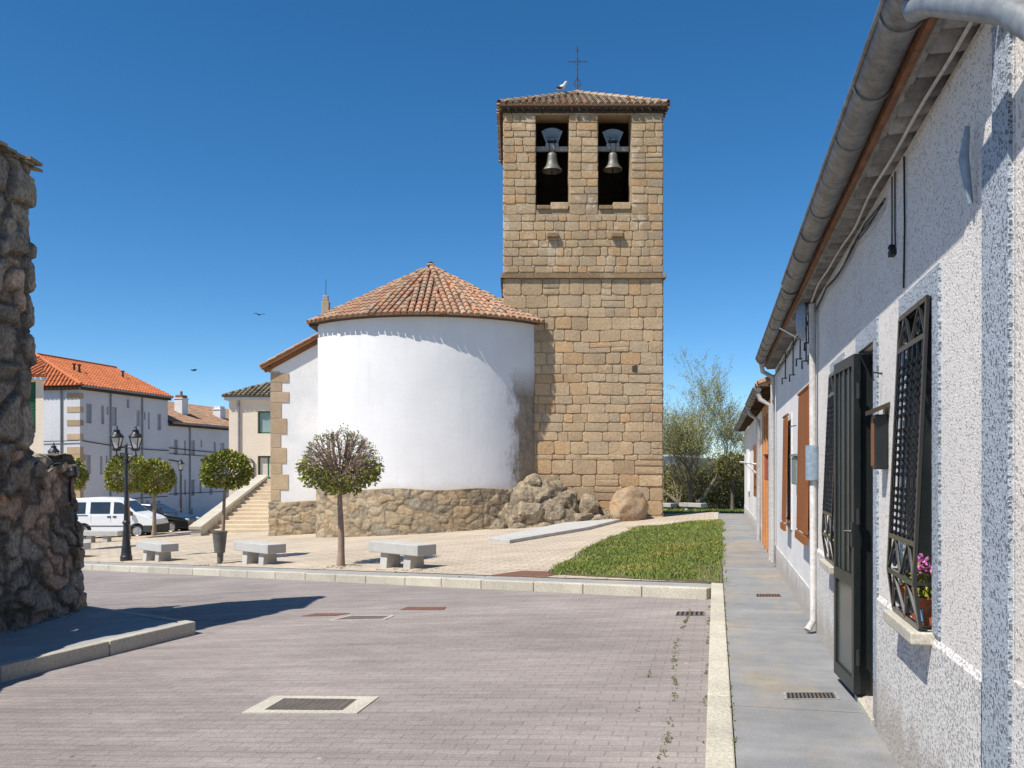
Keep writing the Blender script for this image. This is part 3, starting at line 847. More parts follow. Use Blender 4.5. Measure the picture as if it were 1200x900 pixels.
def rubble(path, z0f, z1f, res, amp, cell, base, colf, lean=0.0, seed=0, top=True, squash=1.35, rough=.02, blocky=False):
    """stone wall surface along a plan polyline (outward = right of travel): stones bulge from sunken joints"""
    mb = MB()
    P = [Vector(p) for p in path]
    seg = []; tot = 0
    for i in range(len(P) - 1):
        L = (P[i + 1] - P[i]).length; seg.append((tot, L)); tot += L
    nu = max(2, int(tot / res))
    def at(u):
        for i, (s0, L) in enumerate(seg):
            if u <= s0 + L + 1e-6 or i == len(seg) - 1:
                f = (u - s0) / L
                d = (P[i + 1] - P[i]).normalized()
                return P[i].lerp(P[i + 1], f), Vector((d.y, -d.x))
    zmax = max(z1f(tot * k / 40) for k in range(41)); zmin = min(z0f(tot * k / 40) for k in range(41))
    nz = max(2, int((zmax - zmin) / res))
    vt = []; grid = []
    for i in range(nu + 1):
        u = tot * i / nu
        p, n = at(u)
        # soften corners
        pa, na = at(max(0, u - .12)); pb_, nb_ = at(min(tot, u + .12)); n = (na + nb_).normalized() if (na + nb_).length > .1 else n
        za, zb2 = z0f(u), z1f(u)
        row = []
        for j in range(nz + 1):
            z = za + (zb2 - za) * j / nz
            q = Vector((p.x / cell, p.y / cell, z * squash / cell + seed))
            q += Vector((noise.noise(q * .7), noise.noise(q * .7 + Vector((5, 0, 0))), noise.noise(q * .7 + Vector((0, 9, 0))))) * (.18 if blocky == 2 else .35)
            ds, ps = noise.voronoi(q, distance_metric='CHEBYCHEV' if blocky else 'DISTANCE')
            e = min(1.0, max(0.0, (ds[1] - ds[0]) * (3.2 if blocky else 2.6)))
            hsh = noise.cell(ps[0] * 13.7)
            if blocky == 2:
                e2 = min(1, e * 1.9); e2 = e2 * e2 * (3 - 2 * e2)
                b_ = e2 * amp * (.45 + .55 * hsh) + rough * noise.fractal(Vector((p.x, p.y, z)) * 4, .8, 2.1, 3) + .012 * noise.fractal(Vector((p.x, p.y, z)) * 16, .8, 2.1, 2)
            else: b_ = (e ** .5) * amp * (.65 + .35 * hsh) + rough * noise.fractal(Vector((p.x, p.y, z)) * 5, .8, 2.1, 4)
            pp = p + n * (b_ - lean * (z - za))
            row.append(len(mb.v)); mb.v.append((pp.x, pp.y, z))
            vt.append(colf(abs(noise.cell(ps[0] * 7.1)), e, z, u))
        grid.append(row)
    for i in range(nu):
        for j in range(nz):
            f = (grid[i][j], grid[i + 1][j], grid[i + 1][j + 1], grid[i][j + 1])
            mb.f.append(f); mb.m.append(0)
            t0 = [vt[k] for k in f]
            mb.t.append(tuple(sum(t[c] for t in t0) / 4 for c in range(3)))
    return mb, grid
def cap(mb, idx, tint=(.9, .9, .9)):
    mb.f.append(tuple(idx)); mb.t.append(tint); mb.m.append(0)

# ------------------------------------------------------------------ CHURCH TOWER
TX0, TX1, TY0, TY1 = -.287, 5.07, 29.8, 35.16
TZ0, TZ1 = -1.2, 13.55
tw = thing('church_tower', 'tall square bell tower of tan granite blocks with a tiled pyramid roof', 'tower', (2.39, 32.5, -.1))
front_open = [(.80, 1.92, 10.22, 13.42), (2.89, 4.01, 10.22, 13.42)]
wl = MB()
sides = [
    (TX0, TX1, lambda u, z, d: (u, TY0 + d, z), front_open, 3),
    (TY0, TY1, lambda u, z, d: (TX1 - d, u, z), [], 5),
    (TY0, TY1, lambda u, z, d: (TX0 + d, u, z), [], 7),
    (TX0, TX1, lambda u, z, d: (u, TY1 - d, z), [], 9)]
for u0, u1, P, op, sd in sides:
    ashlar(wl, u0, u1, TZ0, 2.0, P, op, .32, .5, .4, 1.0, .007, .022, col_tower, sd)
    ashlar(wl, u0, u1, 2.0, 7.9, P, op, .28, .44, .28, .82, .006, .019, col_tower, sd + 20)
    ashlar(wl, u0, u1, 8.1, TZ1, P, op, .22, .36, .24, .62, .007, .015, col_tower, sd + 40)
part('wall', wl, M['tower_stone'], tw)
co = MB()
for u0, u1, P, op, sd in sides:
    wall_rect(co, u0 + .012, u1 - .012, TZ0, TZ1 - .003, op, lambda t, z, d, P=P: P(t, z, d + .012), .75)
part('mortar_core', co, M['mortar'], tw)
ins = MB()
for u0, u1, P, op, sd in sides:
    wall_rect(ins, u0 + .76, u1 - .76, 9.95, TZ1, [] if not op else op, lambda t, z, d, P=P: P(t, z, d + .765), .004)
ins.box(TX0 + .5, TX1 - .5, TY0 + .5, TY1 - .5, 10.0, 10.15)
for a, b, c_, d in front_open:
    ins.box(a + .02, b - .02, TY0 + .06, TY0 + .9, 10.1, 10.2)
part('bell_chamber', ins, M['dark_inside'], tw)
scb = MB()
rr = random.Random(4)
for u0, u1, P, op, sd in sides:
    x = u0 - .09
    while x < u1 + .09:
        e = min(u1 + .09, x + rr.uniform(.7, 1.2)); j = rr.uniform(.5, .7)
        a = P(x + .004, 7.91, .02); b = P(e - .004, 8.07, -.09 - rr.uniform(0, .012))
        scb.box(min(a[0], b[0]), max(a[0], b[0]), min(a[1], b[1]), max(a[1], b[1]), 7.91, 8.065 + rr.uniform(-.01, .01), (j, j * .95, j * .9))
        x = e
part('string_course', scb, M['tower_stone'], tw)
for X in (1.37, 3.53):
    k = MB(); k.box(X - .2, X + .2, TY0 - .16, TY0 + .05, 9.26, 9.42, (.55, .52, .5))
    part('corbel', k, M['tower_stone'], tw, bv=.03)
for X in (.83, 2.92):                                   # loose sill stones under the openings
    k = MB(); k.box(X, X + .45, TY0 - .06, TY0 + .5, 10.225, 10.36, (.6, .56, .5)); k.box(X + .47, X + 1.06, TY0 - .045, TY0 + .5, 10.225, 10.46, (1, .98, .95))
    part('sill_stone', k, M['tower_stone'], tw, bv=.02)
k = MB(); k.box(4.12 - .09, 4.12 + .09, TY0 - .036, TY0 + .1, 4.78, 4.98)
part('putlog_hole_shade', k, M['dark_inside'], tw)  # dark block painted as the shade of a small hole; nothing is cut
# timber eave and pyramid roof
ev = MB()
o = .11
ev.box(TX0 - .02, TX1 + .02, TY0 - .03, TY0 + .35, 13.45, 13.55); ev.box(TX0 - .02, TX1 + .02, TY1 - .35, TY1 + .03, 13.45, 13.55)
ev.box(TX0 - .03, TX0 + .3, TY0 + .36, TY1 - .36, 13.45, 13.55); ev.box(TX1 - .3, TX1 + .03, TY0 + .36, TY1 - .36, 13.45, 13.55)
ev.box(TX0 - o, TX1 + o, TY0 - o, TY1 + o, 13.56, 13.66)
for i in range(22):
    x = TX0 - .1 + i * (TX1 - TX0 + .2) / 21
    ev.box(x - .04, x + .04, TY0 - o + .004, TY0 + .02, 13.50, 13.558)
part('eave_board', ev, M['wood_dark'], tw)
rf = MB()
AP = ((TX0 + TX1) / 2, (TY0 + TY1) / 2, 15.22)
q = .15
cr = [(TX0 - q, TY0 - q, 13.70), (TX1 + q, TY0 - q, 13.70), (TX1 + q, TY1 + q, 13.70), (TX0 - q, TY1 + q, 13.70)]
for i in range(4):
    tile_roof(rf, [cr[i], cr[(i + 1) % 4], AP], pal_tower, .235, .36, .10, .078)
for i in range(4):                                       # hip tiles
    a, b = Vector(cr[i]), Vector(AP)
    n = 12
    for k in range(n):
        p0 = a.lerp(b, k / n) + Vector((0, 0, .06)); p1 = a.lerp(b, (k + 1.15) / n) + Vector((0, 0, .05))
        j = rnd.uniform(.8, 1.2)
        rf.tube([p0, p1], [.105, .085], 8, (j * .95, j * 1.2, j * 1.3), caps=False)
rf.ball((AP[0], AP[1], AP[2] + .04), .13, 10, (.9, 1.0, 1.0))
part('roof', rf, M['tile'], tw)
cx = MB()
ax, ay, az = AP
cx.tube([(ax, ay, az), (ax, ay, az + 1.75)], [.028, .016], 8)
cx.tube([(ax - .30, ay, az + 1.2), (ax + .30, ay, az + 1.2)], .014, 6)
for sx in (-1, 1):
    cx.ball((ax + sx * .31, ay, az + 1.2), .028, 8)
    pts = [(ax + sx * .13 * math.sin(a), ay, az + .42 + .11 * math.cos(a)) for a in [k * .6 for k in range(9)]]
    cx.tube(pts, .009, 5)
    cx.tube([(ax + sx * .02, ay, az + .2), (ax + sx * .12, ay, az + .32), (ax + sx * .03, ay, az + .6)], .009, 5)
cx.tube([(ax + .1 * math.cos(a), ay, az + 1.2 + .1 * math.sin(a)) for a in [k * .5236 for k in range(13)]], .009, 5)
cx.ball((ax, ay, az + 1.6), .035, 8); cx.ball((ax, ay, az + 1.77), .025, 8)
cx.tube([(ax - .07, ay, az + 1.68), (ax + .07, ay, az + 1.63)], .01, 5)
part('iron_cross', cx, M['iron_rust'], tw)

def church_bell(x, zt, sc_, label):
    y = TY0 + .42
    b = thing('church_bell', label, 'bell', (x, y, zt), group='bells in the tower openings')
    m = MB()
    pr = [(.02, 0), (.10, -.01), (.15, -.05), (.165, -.12), (.175, -.25), (.20, -.38), (.25, -.48), (.325, -.56), (.335, -.60), (.30, -.605), (.24, -.5), (.16, -.36), (.14, -.15), (.02, -.1)]
    m.lathe([(r * sc_, z * sc_) for r, z in pr], (x, y, zt - .14), 22)
    bell = part('bell', m, M['bronze'], b, sm=50)
    m = MB(); m.tube([(x, y, zt - .3), (x, y, zt - .14 - .66 * sc_)], [.015, .02], 6); m.ball((x, y, zt - .14 - .66 * sc_), .05, 8)
    part('clapper', m, M['iron_black'], bell)
    m = MB()
    m.box(x - .22, x + .22, y - .09, y + .09, zt - .06, zt + .16)
    m.box(x - .54, x + .54, y - .06, y + .06, zt - .10, zt + .06)
    m.tube([(x, y, zt - .06), (x, y, zt - .17)], .05, 8)
    part('headstock', m, M['yoke_wood'], b, bv=.015)
    m = MB()
    for k in range(-3, 4):                                # fan of upright counterweight timbers
        m.bar((x + k * .045, y, zt + .15), (x + k * .105, y, zt + .15 + (.52 - .010 * k * k) * sc_), .07 * sc_, .10)
    m.bar((x - .2, y - .055, zt + .3), (x + .2, y - .055, zt + .3), .02, .04)
    part('counterweight', m, M['grey_pipe'], b)
    m = MB()
    for s_ in (-1, 1):
        m.tube([(x + s_ * .09, y - .1, zt - .2), (x + s_ * .10, y - .1, zt + .35)], .013, 5)
    part('strap', m, M['iron_black'], b)
church_bell(1.36, 12.42, 1.05, 'grey bronze bell under a fan shaped headstock in the left tower opening')
church_bell(3.43, 12.42, .98, 'grey bronze bell under a fan shaped headstock in the right tower opening')

# ------------------------------------------------------------------ CHURCH (apse, nave)
AC = Vector((-2.88, 33.2)); AR = 5.0; PM = R(46.5)
ch = thing('church', 'low whitewashed church with a rounded apse under a tiled conical roof', 'church', (-2.88, 33.2, -.6))
def arc(r, n=48, a=PM): return [Vector((AC.x + r * math.sin(-a + 2 * a * i / n), AC.y - r * math.cos(-a + 2 * a * i / n))) for i in range(n + 1)]
ap = MB()
pts = arc(AR)
pts = [Vector((pts[0].x, 32.7))] + pts + [Vector((pts[-1].x, 32.7))]
nz = 30
for i, p in enumerate(pts):
    for k in range(nz + 1):
        z = .80 + (6.40 - .80) * k / nz
        d = (p - AC).normalized()
        w_ = .02 * noise.noise(Vector((p.x * .6, p.y * .6, z * .6))) + (.05 * max(0, (1.4 - z)) * abs(noise.noise(Vector((p.x, z, 2)))) )
        ap.v.append((p.x + d.x * w_, p.y + d.y * w_, z))
for i in range(len(pts) - 1):
    for k in range(nz):
        a = i * (nz + 1) + k
        ap.f.append((a, a + nz + 1, a + nz + 2, a + 1)); ap.t.append((1, 1, 1)); ap.m.append(0)
ORG[ch.name] = (-2.88, 33.2, 0)
ch.location.z = 0
part('apse_wall', ap, M['plaster_white'], ch, sm=60)
NX0, NX1, NY0, NY1 = -8.87, -.33, 32.7, 48.0
RX, RZ, EZ = -2.88, 8.72, 5.45
nv = MB()
slp = (RZ - EZ) / (RX - NX0)
zr = lambda X: EZ + slp * (X - NX0) if X < RX else RZ - slp * (X - RX)
for y in (NY0, NY1):
    nv.add([(NX0, y, -1.6), (NX1, y, -1.6), (NX1, y, zr(NX1)), (RX, y, RZ), (NX0, y, EZ)], [(0, 1, 2, 3, 4)])
nv.add([(NX0, NY0, -1.6), (NX0, NY1, -1.6), (NX0, NY1, EZ), (NX0, NY0, EZ)], [(0, 1, 2, 3)])
nv.add([(NX1, NY0, -1.6), (NX1, NY1, -1.6), (NX1, NY1, zr(NX1)), (NX1, NY0, zr(NX1))], [(0, 1, 2, 3)])
part('nave_wall', nv, M['plaster_smooth'], ch)
# stone footings
def col_rub(h, e, z, u):
    j = (.74 + .38 * h) * (.62 + .38 * min(1, e * 2.2))
    if h > .72: return (j * 1.0, j * .92, j * .82)
    if h < .2: return (j * .95, j * 1.0, j * 1.05)
    return (j, j * .98, j * .93)
apth = arc(AR + .04, 60, PM + .005)
pth = [(apth[0].x, 32.6)] + [(p.x, p.y) for p in apth] + [(apth[-1].x, 32.0)]
rb, gr = rubble(pth, lambda u: -1.3, lambda u: .86 + .03 * math.sin(u * 2.3), .03, .045, .42, None, col_rub, seed=3, squash=1.35, blocky=True)
top = [gr[i][-1] for i in range(len(gr))]
n0 = len(rb.v)
for i in top:                                              # sloping ledge back to the plaster
    x, y, z = rb.v[i]; d = (Vector((x, y)) - AC).normalized()
    rb.v.append((x - d.x * .32, y - d.y * .32, z + .06))
for i in range(len(top) - 1):
    rb.f.append((top[i], top[i + 1], n0 + i + 1, n0 + i)); rb.t.append((.8, .75, .68)); rb.m.append(0)
part('stone_base', rb, M['rubble_stone'], ch, sm=35)
rb, gr = rubble([(-8.93, 40), (-8.93, 32.62), (-6.2, 32.62)], lambda u: -1.6, lambda u: .30 + .03 * math.sin(u * 3), .035, .045, .36, None, col_rub, seed=13, squash=1.35, blocky=True)
top = [gr[i][-1] for i in range(len(gr))]; n0 = len(rb.v)
for i in top:
    x, y, z = rb.v[i]; rb.v.append((x + .2, y + .2, z + .05))
for i in range(len(top) - 1):
    rb.f.append((top[i], top[i + 1], n0 + i + 1, n0 + i)); rb.t.append((.8, .75, .68)); rb.m.append(0)
part('stone_base', rb, M['rubble_stone'], ch, sm=35)
# corner stones of the nave
z = .34; i = 0
while z < 5.05:
    h = rnd.choice((.34, .5, .4, .58)); wd = (.36, .62)[i % 2] * rnd.uniform(.88, 1.1); j = rnd.uniform(.85, 1.12)
    qb = MB(); qb.box(NX0 - .025, NX0 + wd, NY0 - .028, NY0 + .4, z + .006, min(z + h, 5.1) - .006, (j, j * rnd.uniform(.95, 1.02), j * rnd.uniform(.9, 1.05)))
    part('corner_stone', qb, M['quoin_stone'], ch, bv=.012)
    z += h; i += 1
# roofs
APX = (-2.93, 32.0, 8.84)
er = AR + .30
eav = [(p.x, p.y, 6.42) for p in arc(er, 7, PM + .03)]
rf = MB()
for i in range(7):
    tile_roof(rf, [eav[i], eav[i + 1], APX], pal_old, .225, .33, .098, .076)
Lb, Rb_ = (eav[0][0], 34.6, 6.42), (eav[-1][0], 34.6, 6.42)
tile_roof(rf, [Lb, eav[0], APX, (APX[0], 34.6, 8.84)], pal_old, .23, .36)
tile_roof(rf, [eav[-1], Rb_, (APX[0], 34.6, 8.84), APX], pal_old, .23, .36)
rf.ball((APX[0], APX[1], APX[2] + .02), .12, 10, (1.0, 1.1, 1.1), sq=(1.3, 1.3, .6))
for k in range(7):
    rf.tube([(APX[0], APX[1] + k * .4, APX[2] + .04), (APX[0], APX[1] + k * .4 + .46, APX[2] + .03)], [.12, .10], 8, pal_old(0, 0), caps=False)
part('apse_roof', rf, M['tile'], ch)
ec = MB()
a1, a2, a3 = arc(AR - .1, 48, PM + .02), arc(AR + .20, 48, PM + .02), arc(AR + .10, 48, PM + .02)
n = len(a1)
for lst, z in ((a1, 6.352), (a3, 6.352), (a2, 6.385), (a2, 6.41), (a1, 6.41)):
    for p in lst: ec.v.append((p.x, p.y, z))
for k in range(4):
    for i in range(n - 1):
        ec.f.append((k * n + i, k * n + i + 1, (k + 1) * n + i + 1, (k + 1) * n + i)); ec.t.append((1, 1, 1)); ec.m.append(0)
ec.box(eav[0][0] + .02, eav[0][0] + .35, eav[0][1] + .05, 34.5, 6.30, 6.40)
part('eave_cornice', ec, M['wood_dark'], ch, sm=40)
rf = MB()
ex, ezv = NX0 - .34, EZ - .34 * slp + .05
tile_roof(rf, [(ex, NY0 - .22, ezv), (ex, NY1 + .2, ezv), (RX, NY1 + .2, RZ + .05), (RX, NY0 - .22, RZ + .05)][::1], pal_old, .23, .36)
tile_roof(rf, [(NX1 - .004, NY1 + .2, zr(NX1) + .05), (NX1 - .004, NY0 + .1, zr(NX1) + .05), (RX, NY0 + .1, RZ + .05), (RX, NY1 + .2, RZ + .05)], pal_old, .23, .36)
part('nave_roof', rf, M['tile'], ch)
vb = MB()
a, b = Vector((ex, NY0 - .12, ezv - .10)), Vector((-5.9, NY0 - .12, ezv - .10 + slp * (-5.9 - ex)))
vb.bar(a, b, .18, .10)
a2_, b2_ = a + Vector((.1, .11, -.10)), b + Vector((.1, .11, -.10)); vb.bar(a2_, b2_, .10, .12)
vb.box(ex + .05, NX0 + .02, NY0 - .1, NY1, ezv - .16, ezv - .06)
part('verge_board', vb, M['wood_brown'], ch)
dp = MB()
X = pts[0].x
dp.tube([(-6.62, 32.6, 5.9), (-6.62, 32.5, 5.5), (-6.62, 32.45, 4.3)], .045, 8)
dp.tube([(-6.85, 32.6, 5.4), (-6.85, 32.6, 4.35)], .03, 8)
part('downpipe', dp, M['wood_brown'], ch, sm=60)
pc = MB()
X, Y = -7.55, 36.0
zb0 = zr(X) - .1
pc.box(X - .15, X + .15, Y - .15, Y + .15, zb0, 8.3); pc.box(X - .10, X + .10, Y - .10, Y + .10, 8.305, 8.55)
fin = part('pinnacle', pc, M['rubble_stone'], ch, bv=.02)
pc = MB(); pc.tube([(X, Y, 8.5), (X, Y, 9.2)], .012, 5)
part('lightning_rod', pc, M['iron_black'], fin)

# rock outcrop and boulder at the foot of the tower
def rock(mb, c, rad, seed, amp=.25, sub=5, tintf=None, cellk=1.6):
    import bmesh
    bm = bmesh.new()
    bmesh.ops.create_icosphere(bm, subdivisions=sub, radius=1)
    b = len(mb.v)
    tv = []
    for v in bm.verts:
        d = v.co.normalized()
        q = d * cellk + Vector((seed, seed * .7, 0))
        ds, ps = noise.voronoi(q)
        e = min(1, (ds[1] - ds[0]) * 2.2)
        f = 1 + amp * (noise.fractal(d * 1.3 + Vector((seed, 0, 0)), .9, 2, 4)) + amp * .75 * (e ** .6 - .6) + amp * .14 * noise.fractal(d * 5 + Vector((0, seed, 0)), .7, 2, 3)
        mb.v.append((c[0] + d.x * rad[0] * f, c[1] + d.y * rad[1] * f, c[2] + d.z * rad[2] * f))
        j = .50 + .55 * min(1, e * 1.5) + .25 * noise.noise(d * 3 + Vector((seed, 2, 0)))
        tv.append((j, j * .98, j * .95))
    for f in bm.faces:
        ii = [v.index for v in f.verts]
        mb.f.append(tuple(b + i for i in ii)); mb.m.append(0); mb.t.append(tuple(sum(tv[i][k] for i in ii) / 3 for k in range(3)))
    bm.free()
def facet_rock(mb, c, rad, seed, planes=13, rough=.05, sub=4, soft=.0, dmin=.62):
    import bmesh
    rr = random.Random(seed)
    pl_ = []
    for _ in range(planes):
        n = Vector((rr.gauss(0, 1), rr.gauss(0, 1), rr.gauss(0, 1))).normalized(); pl_.append((n, rr.uniform(dmin, 1.0)))
    bm = bmesh.new(); bmesh.ops.create_icosphere(bm, subdivisions=sub, radius=1)
    b = len(mb.v); rz = rr.uniform(0, 6.28); ca, sa = math.cos(rz), math.sin(rz); tv = []
    for v in bm.verts:
        d = v.co.normalized()
        rs = sorted(dd / max(.06, n.dot(d)) for n, dd in pl_)
        f = min(1.08, rs[0]) if not soft else min(1.05, -soft * math.log(sum(math.exp(-q / soft) for q in rs[:4])))
        f *= 1 + rough * noise.fractal(d * 2.6 + Vector((seed, 0, 0)), .8, 2.1, 5)
        x, y, z = d.x * rad[0] * f, d.y * rad[1] * f, d.z * rad[2] * f
        mb.v.append((c[0] + x * ca - y * sa, c[1] + x * sa + y * ca, c[2] + z))
        j = .82 + .22 * noise.noise(d * 2.2 + Vector((seed, 2, 0))) + rr.uniform(-.04, .04); tv.append((j, j * .97, j * .92))
    for f in bm.faces:
        ii = [v.index for v in f.verts]; mb.f.append(tuple(b + i for i in ii)); mb.m.append(0); mb.t.append(tuple(sum(tv[i][k] for i in ii) / 3 for k in range(3)))
    bm.free()
ob = MB()
for k, (x, y, z, a, b2, c2) in enumerate([(.35, 29.35, .35, .75, .6, .7), (1.05, 29.4, .55, .7, .55, .62), (1.75, 29.35, .35, .7, .5, .62), (2.4, 29.4, .10, .65, .45, .55), (2.95, 29.45, -.12, .5, .4, .42),
        (.0, 28.75, -.1, .55, .5, .55), (.55, 28.65, .0, .6, .5, .6), (1.15, 28.8, .05, .62, .5, .58), (1.7, 28.75, -.1, .6, .45, .5), (2.25, 28.85, -.2, .6, .42, .42), (2.8, 28.95, -.3, .5, .4, .36),
        (.3, 28.3, -.45, .45, .35, .3), (.95, 28.35, -.42, .5, .35, .3), (1.6, 28.4, -.42, .45, .35, .28), (.75, 29.5, .95, .5, .4, .38), (1.45, 29.55, .85, .45, .35, .34), (2.15, 28.45, -.38, .35, .3, .22), (-.35, 28.5, -.4, .4, .35, .35), (.6, 29.0, .42, .42, .36, .36), (1.5, 29.05, .35, .4, .34, .32)]):
    facet_rock(ob, (x, y, z), (a, b2, c2), 100 + k * 7, 15, .10)
single('rock_outcrop', ob, M['rock'], 'jagged grey rock outcrop in the corner between round apse and tower', 'rock', (1.2, 29, -.3), sm=22)
ob = MB()
facet_rock(ob, (3.83, 29.05, .16), (.80, .55, .72), 52, 14, .06, 5, .05, .86)
single('boulder', ob, M['boulder'], 'smooth rounded orange tan boulder leaning on the tower foot', 'rock', (3.83, 29.05, -.3), sm=60)

# birds
def bird_standing():
    x, y, z = AP[0] + (cr[0][0] - AP[0]) * .215, AP[1] + (cr[0][1] - AP[1]) * .215, AP[2] + (cr[0][2] - AP[2]) * .215 + .10
    r = thing('bird', 'white bird standing near the top of the tower roof', 'bird', (x, y, z), local=True)
    m = MB()
    m.tube([(-.18, 0, .15), (-.12, 0, .17), (-.03, 0, .21), (.06, 0, .26), (.11, 0, .33), (.13, 0, .39), (.17, 0, .41), (.20, 0, .405)], [.015, .05, .085, .08, .045, .04, .045, .018], 12)
    part('body', m, M['bird_white'], r, sm=60)
    m = MB(); m.ball((-.08, -.062, .19), .1, 10, sq=(1.3, .25, .55)); part('wing', m, M['bird_dark'], r, sm=60)
    m = MB(); m.ball((-.08, .062, .19), .1, 10, sq=(1.3, .25, .55)); part('wing', m, M['bird_dark'], r, sm=60)
    m = MB(); m.tube([(.20, 0, .405), (.29, 0, .385)], [.014, .003], 6); part('beak', m, M['beak'], r)
    for s in (-.03, .03):
        m = MB(); m.tube([(0, s, .15), (.01, s, .0)], .008, 5); m.tube([(-.01, s, .004), (.06, s, .004)], .006, 5); part('leg', m, M['beak'], r)
bird_standing()
def bird_flying(px, py, Y, span, label, tilt):
    X = (px - 600) / FPX * Y
    r = thing('flying_bird', label, 'bird', (X, Y, zat(py, Y)), local=True, rz=tilt, group='birds in the sky')
    m = MB(); m.tube([(0, -.16, 0), (0, -.08, .0), (0, .04, .01), (0, .12, .02), (0, .16, .015)], [.01, .035, .045, .03, .008], 8)
    part('body', m, M['bird_dark'], r, sm=60)
    for s in (-1, 1):
        m = MB()
        pr = [(0, .06), (.5, .10), (1.0, -.02), (.5, -.05), (0, -.05)]
        top_ = [(s * a * span, b, .12 * math.sin(a * 2.2) * span * 2) for a, b in pr]
        m.add(top_ + [(x, y, z - .012) for x, y, z in top_], [(0, 1, 2, 3, 4), (9, 8, 7, 6, 5)] + [(i, 5 + i, 5 + (i + 1) % 5, (i + 1) % 5) for i in range(5)])
        part('wing', m, M['bird_dark'], r)
bird_flying(304, 369, 45, .30, 'tiny dark bird flying in the sky left of the church roof', .5)
bird_flying(227, 434, 45, .26, 'tiny dark bird flying low over the chimneys of the white row', -.6)

# ------------------------------------------------------------------ STAIRCASE beside the church
st = thing('staircase', 'pale stone staircase rising beside the church with a sloping parapet', 'staircase', (-11, 40, -1.2))
SX0, SX1, SY0, SY1, SZ0, SZ1 = -12.75, NX0 - .14, 36.6, 46.2, -1.32, .92
ns = 15
for i in range(ns):
    y0 = SY0 + (SY1 - SY0) * i / ns; y1 = SY0 + (SY1 - SY0) * (i + 1) / ns; zt = SZ0 + (SZ1 - SZ0) * (i + 1) / ns
    m = MB(); j = rnd.uniform(.92, 1.05)
    m.box(SX0, SX1, y0, y1 - .003, zt - .32, zt, (j, j, j * .98))
    part('step', m, M['step_stone'] if 'step_stone' in M else M.setdefault('step_stone', mat('step_stone', (.66, .54, .39), (.56, .45, .33), 1.5, 30, .9, .3, .01, True)), st, bv=.012)
m = MB()
m.extr([(SY0 - .25, -1.7), (SY1, -1.7), (SY1, SZ1 + .15), (SY1, SZ1 + .02), (SY0 - .25, SZ0 + .32)], SX0 - .40, SX0 - .003, 'X')
part('parapet', m, M['kerb_stone'], st)
m = MB()
a, b = Vector((SX0 - .2, SY0 - .33, SZ0 + .42)), Vector((SX0 - .2, SY1, SZ1 + .22))
m.bar(a, b, .54, .15)
part('coping', m, M['kerb_stone'], st, bv=.02)
m = MB(); m.box(SX0 - .42, SX1, SY1 + .003, 47.4, -1.7, SZ1 + .01)
part('landing', m, M['kerb_stone'], st)

# ------------------------------------------------------------------ CREAM BUILDING behind the stairs
def window_part(parent, P, t0, t1, z0, z1, depth, frame_m, pane_m, fw=.07, slats=False, mull=False):
    m = MB()
    def bx(a, b, c_, d, d0, d1, mbx):
        p = [P(x, z, dd) for dd in (d0, d1) for x, z in ((a, c_), (b, c_), (b, d), (a, d))]
        mbx.add(p, [(0, 1, 2, 3), (7, 6, 5, 4), (0, 4, 5, 1), (1, 5, 6, 2), (2, 6, 7, 3), (3, 7, 4, 0)])
    e = .003
    bx(t0 + e, t0 + fw, z0 + e, z1 - e, depth - .05, depth - .004, m); bx(t1 - fw, t1 - e, z0 + e, z1 - e, depth - .05, depth - .004, m)
    bx(t0 + fw + .001, t1 - fw - .001, z1 - fw, z1 - e, depth - .05, depth - .004, m); bx(t0 + fw + .001, t1 - fw - .001, z0 + e, z0 + fw, depth - .05, depth - .004, m)
    if mull: bx((t0 + t1) / 2 - .03, (t0 + t1) / 2 + .03, z0 + fw + .001, z1 - fw - .001, depth - .045, depth - .006, m)
    f = part('window', m, frame_m, parent)
    m = MB()
    if slats:
        n = int((z1 - z0 - 2 * fw) / .06)
        for i in range(n):
            za = z0 + fw + (z1 - z0 - 2 * fw) * i / n; zb2 = z0 + fw + (z1 - z0 - 2 * fw) * (i + 1) / n
            bx(t0 + fw + .002, t1 - fw - .002, za + .002, zb2 - .006, depth - .03, depth - .005, m)
    else:
        bx(t0 + fw + .002, t1 - fw - .002, z0 + fw + .002, z1 - fw - .002, depth - .025, depth - .005, m)
    part('shutter' if slats else 'pane', m, pane_m, f)
    return f
cb_ = thing('cream_house', 'cream two storey house with green windows behind the stairs', 'house', (-11, 47, -.5))
CX0, CX1, CY0, CY1, CE = -15.15, -6.0, 47.5, 54.5, 5.42
Pc = lambda t, z, d: (t, CY0 + d, z)
w_open = [(-13.62, -12.55, 3.42, 4.62), (-13.62, -12.55, .98, 2.22), (-10.6, -9.5, 3.42, 4.62)]
m = MB(); wall_rect(m, CX0, CX1, -2.2, CE, w_open, Pc, .2)
m.add([(CX0, CY0, -2.2), (CX0, CY1, -2.2), (CX0, CY1, CE), (CX0, CY0, CE)], [(0, 1, 2, 3)]); m.add([(CX1, CY0, -2.2), (CX1, CY1, -2.2), (CX1, CY1, CE), (CX1, CY0, CE)], [(0, 1, 2, 3)])
m.add([(CX0, CY1, -2.2), (CX1, CY1, -2.2), (CX1, CY1, CE), (CX0, CY1, CE)], [(0, 1, 2, 3)])
part('wall', m, M['cream'], cb_)
window_part(cb_, Pc, *w_open[0], .2, M['green_frame'], M['green_blind'], .07, True)
window_part(cb_, Pc, *w_open[1], .2, M['green_frame'], M['curtain'], .09, False, True)
window_part(cb_, Pc, *w_open[2], .2, M['green_frame'], M['green_blind'], .07, True)
rf = MB(); xm = (CX0 + CX1) / 2; ym = (CY0 + CY1) / 2; o = .3
a, b, c_, d = (CX0 - o, CY0 - o, CE), (CX1 + o, CY0 - o, CE), (CX1 + o, CY1 + o, CE), (CX0 - o, CY1 + o, CE)
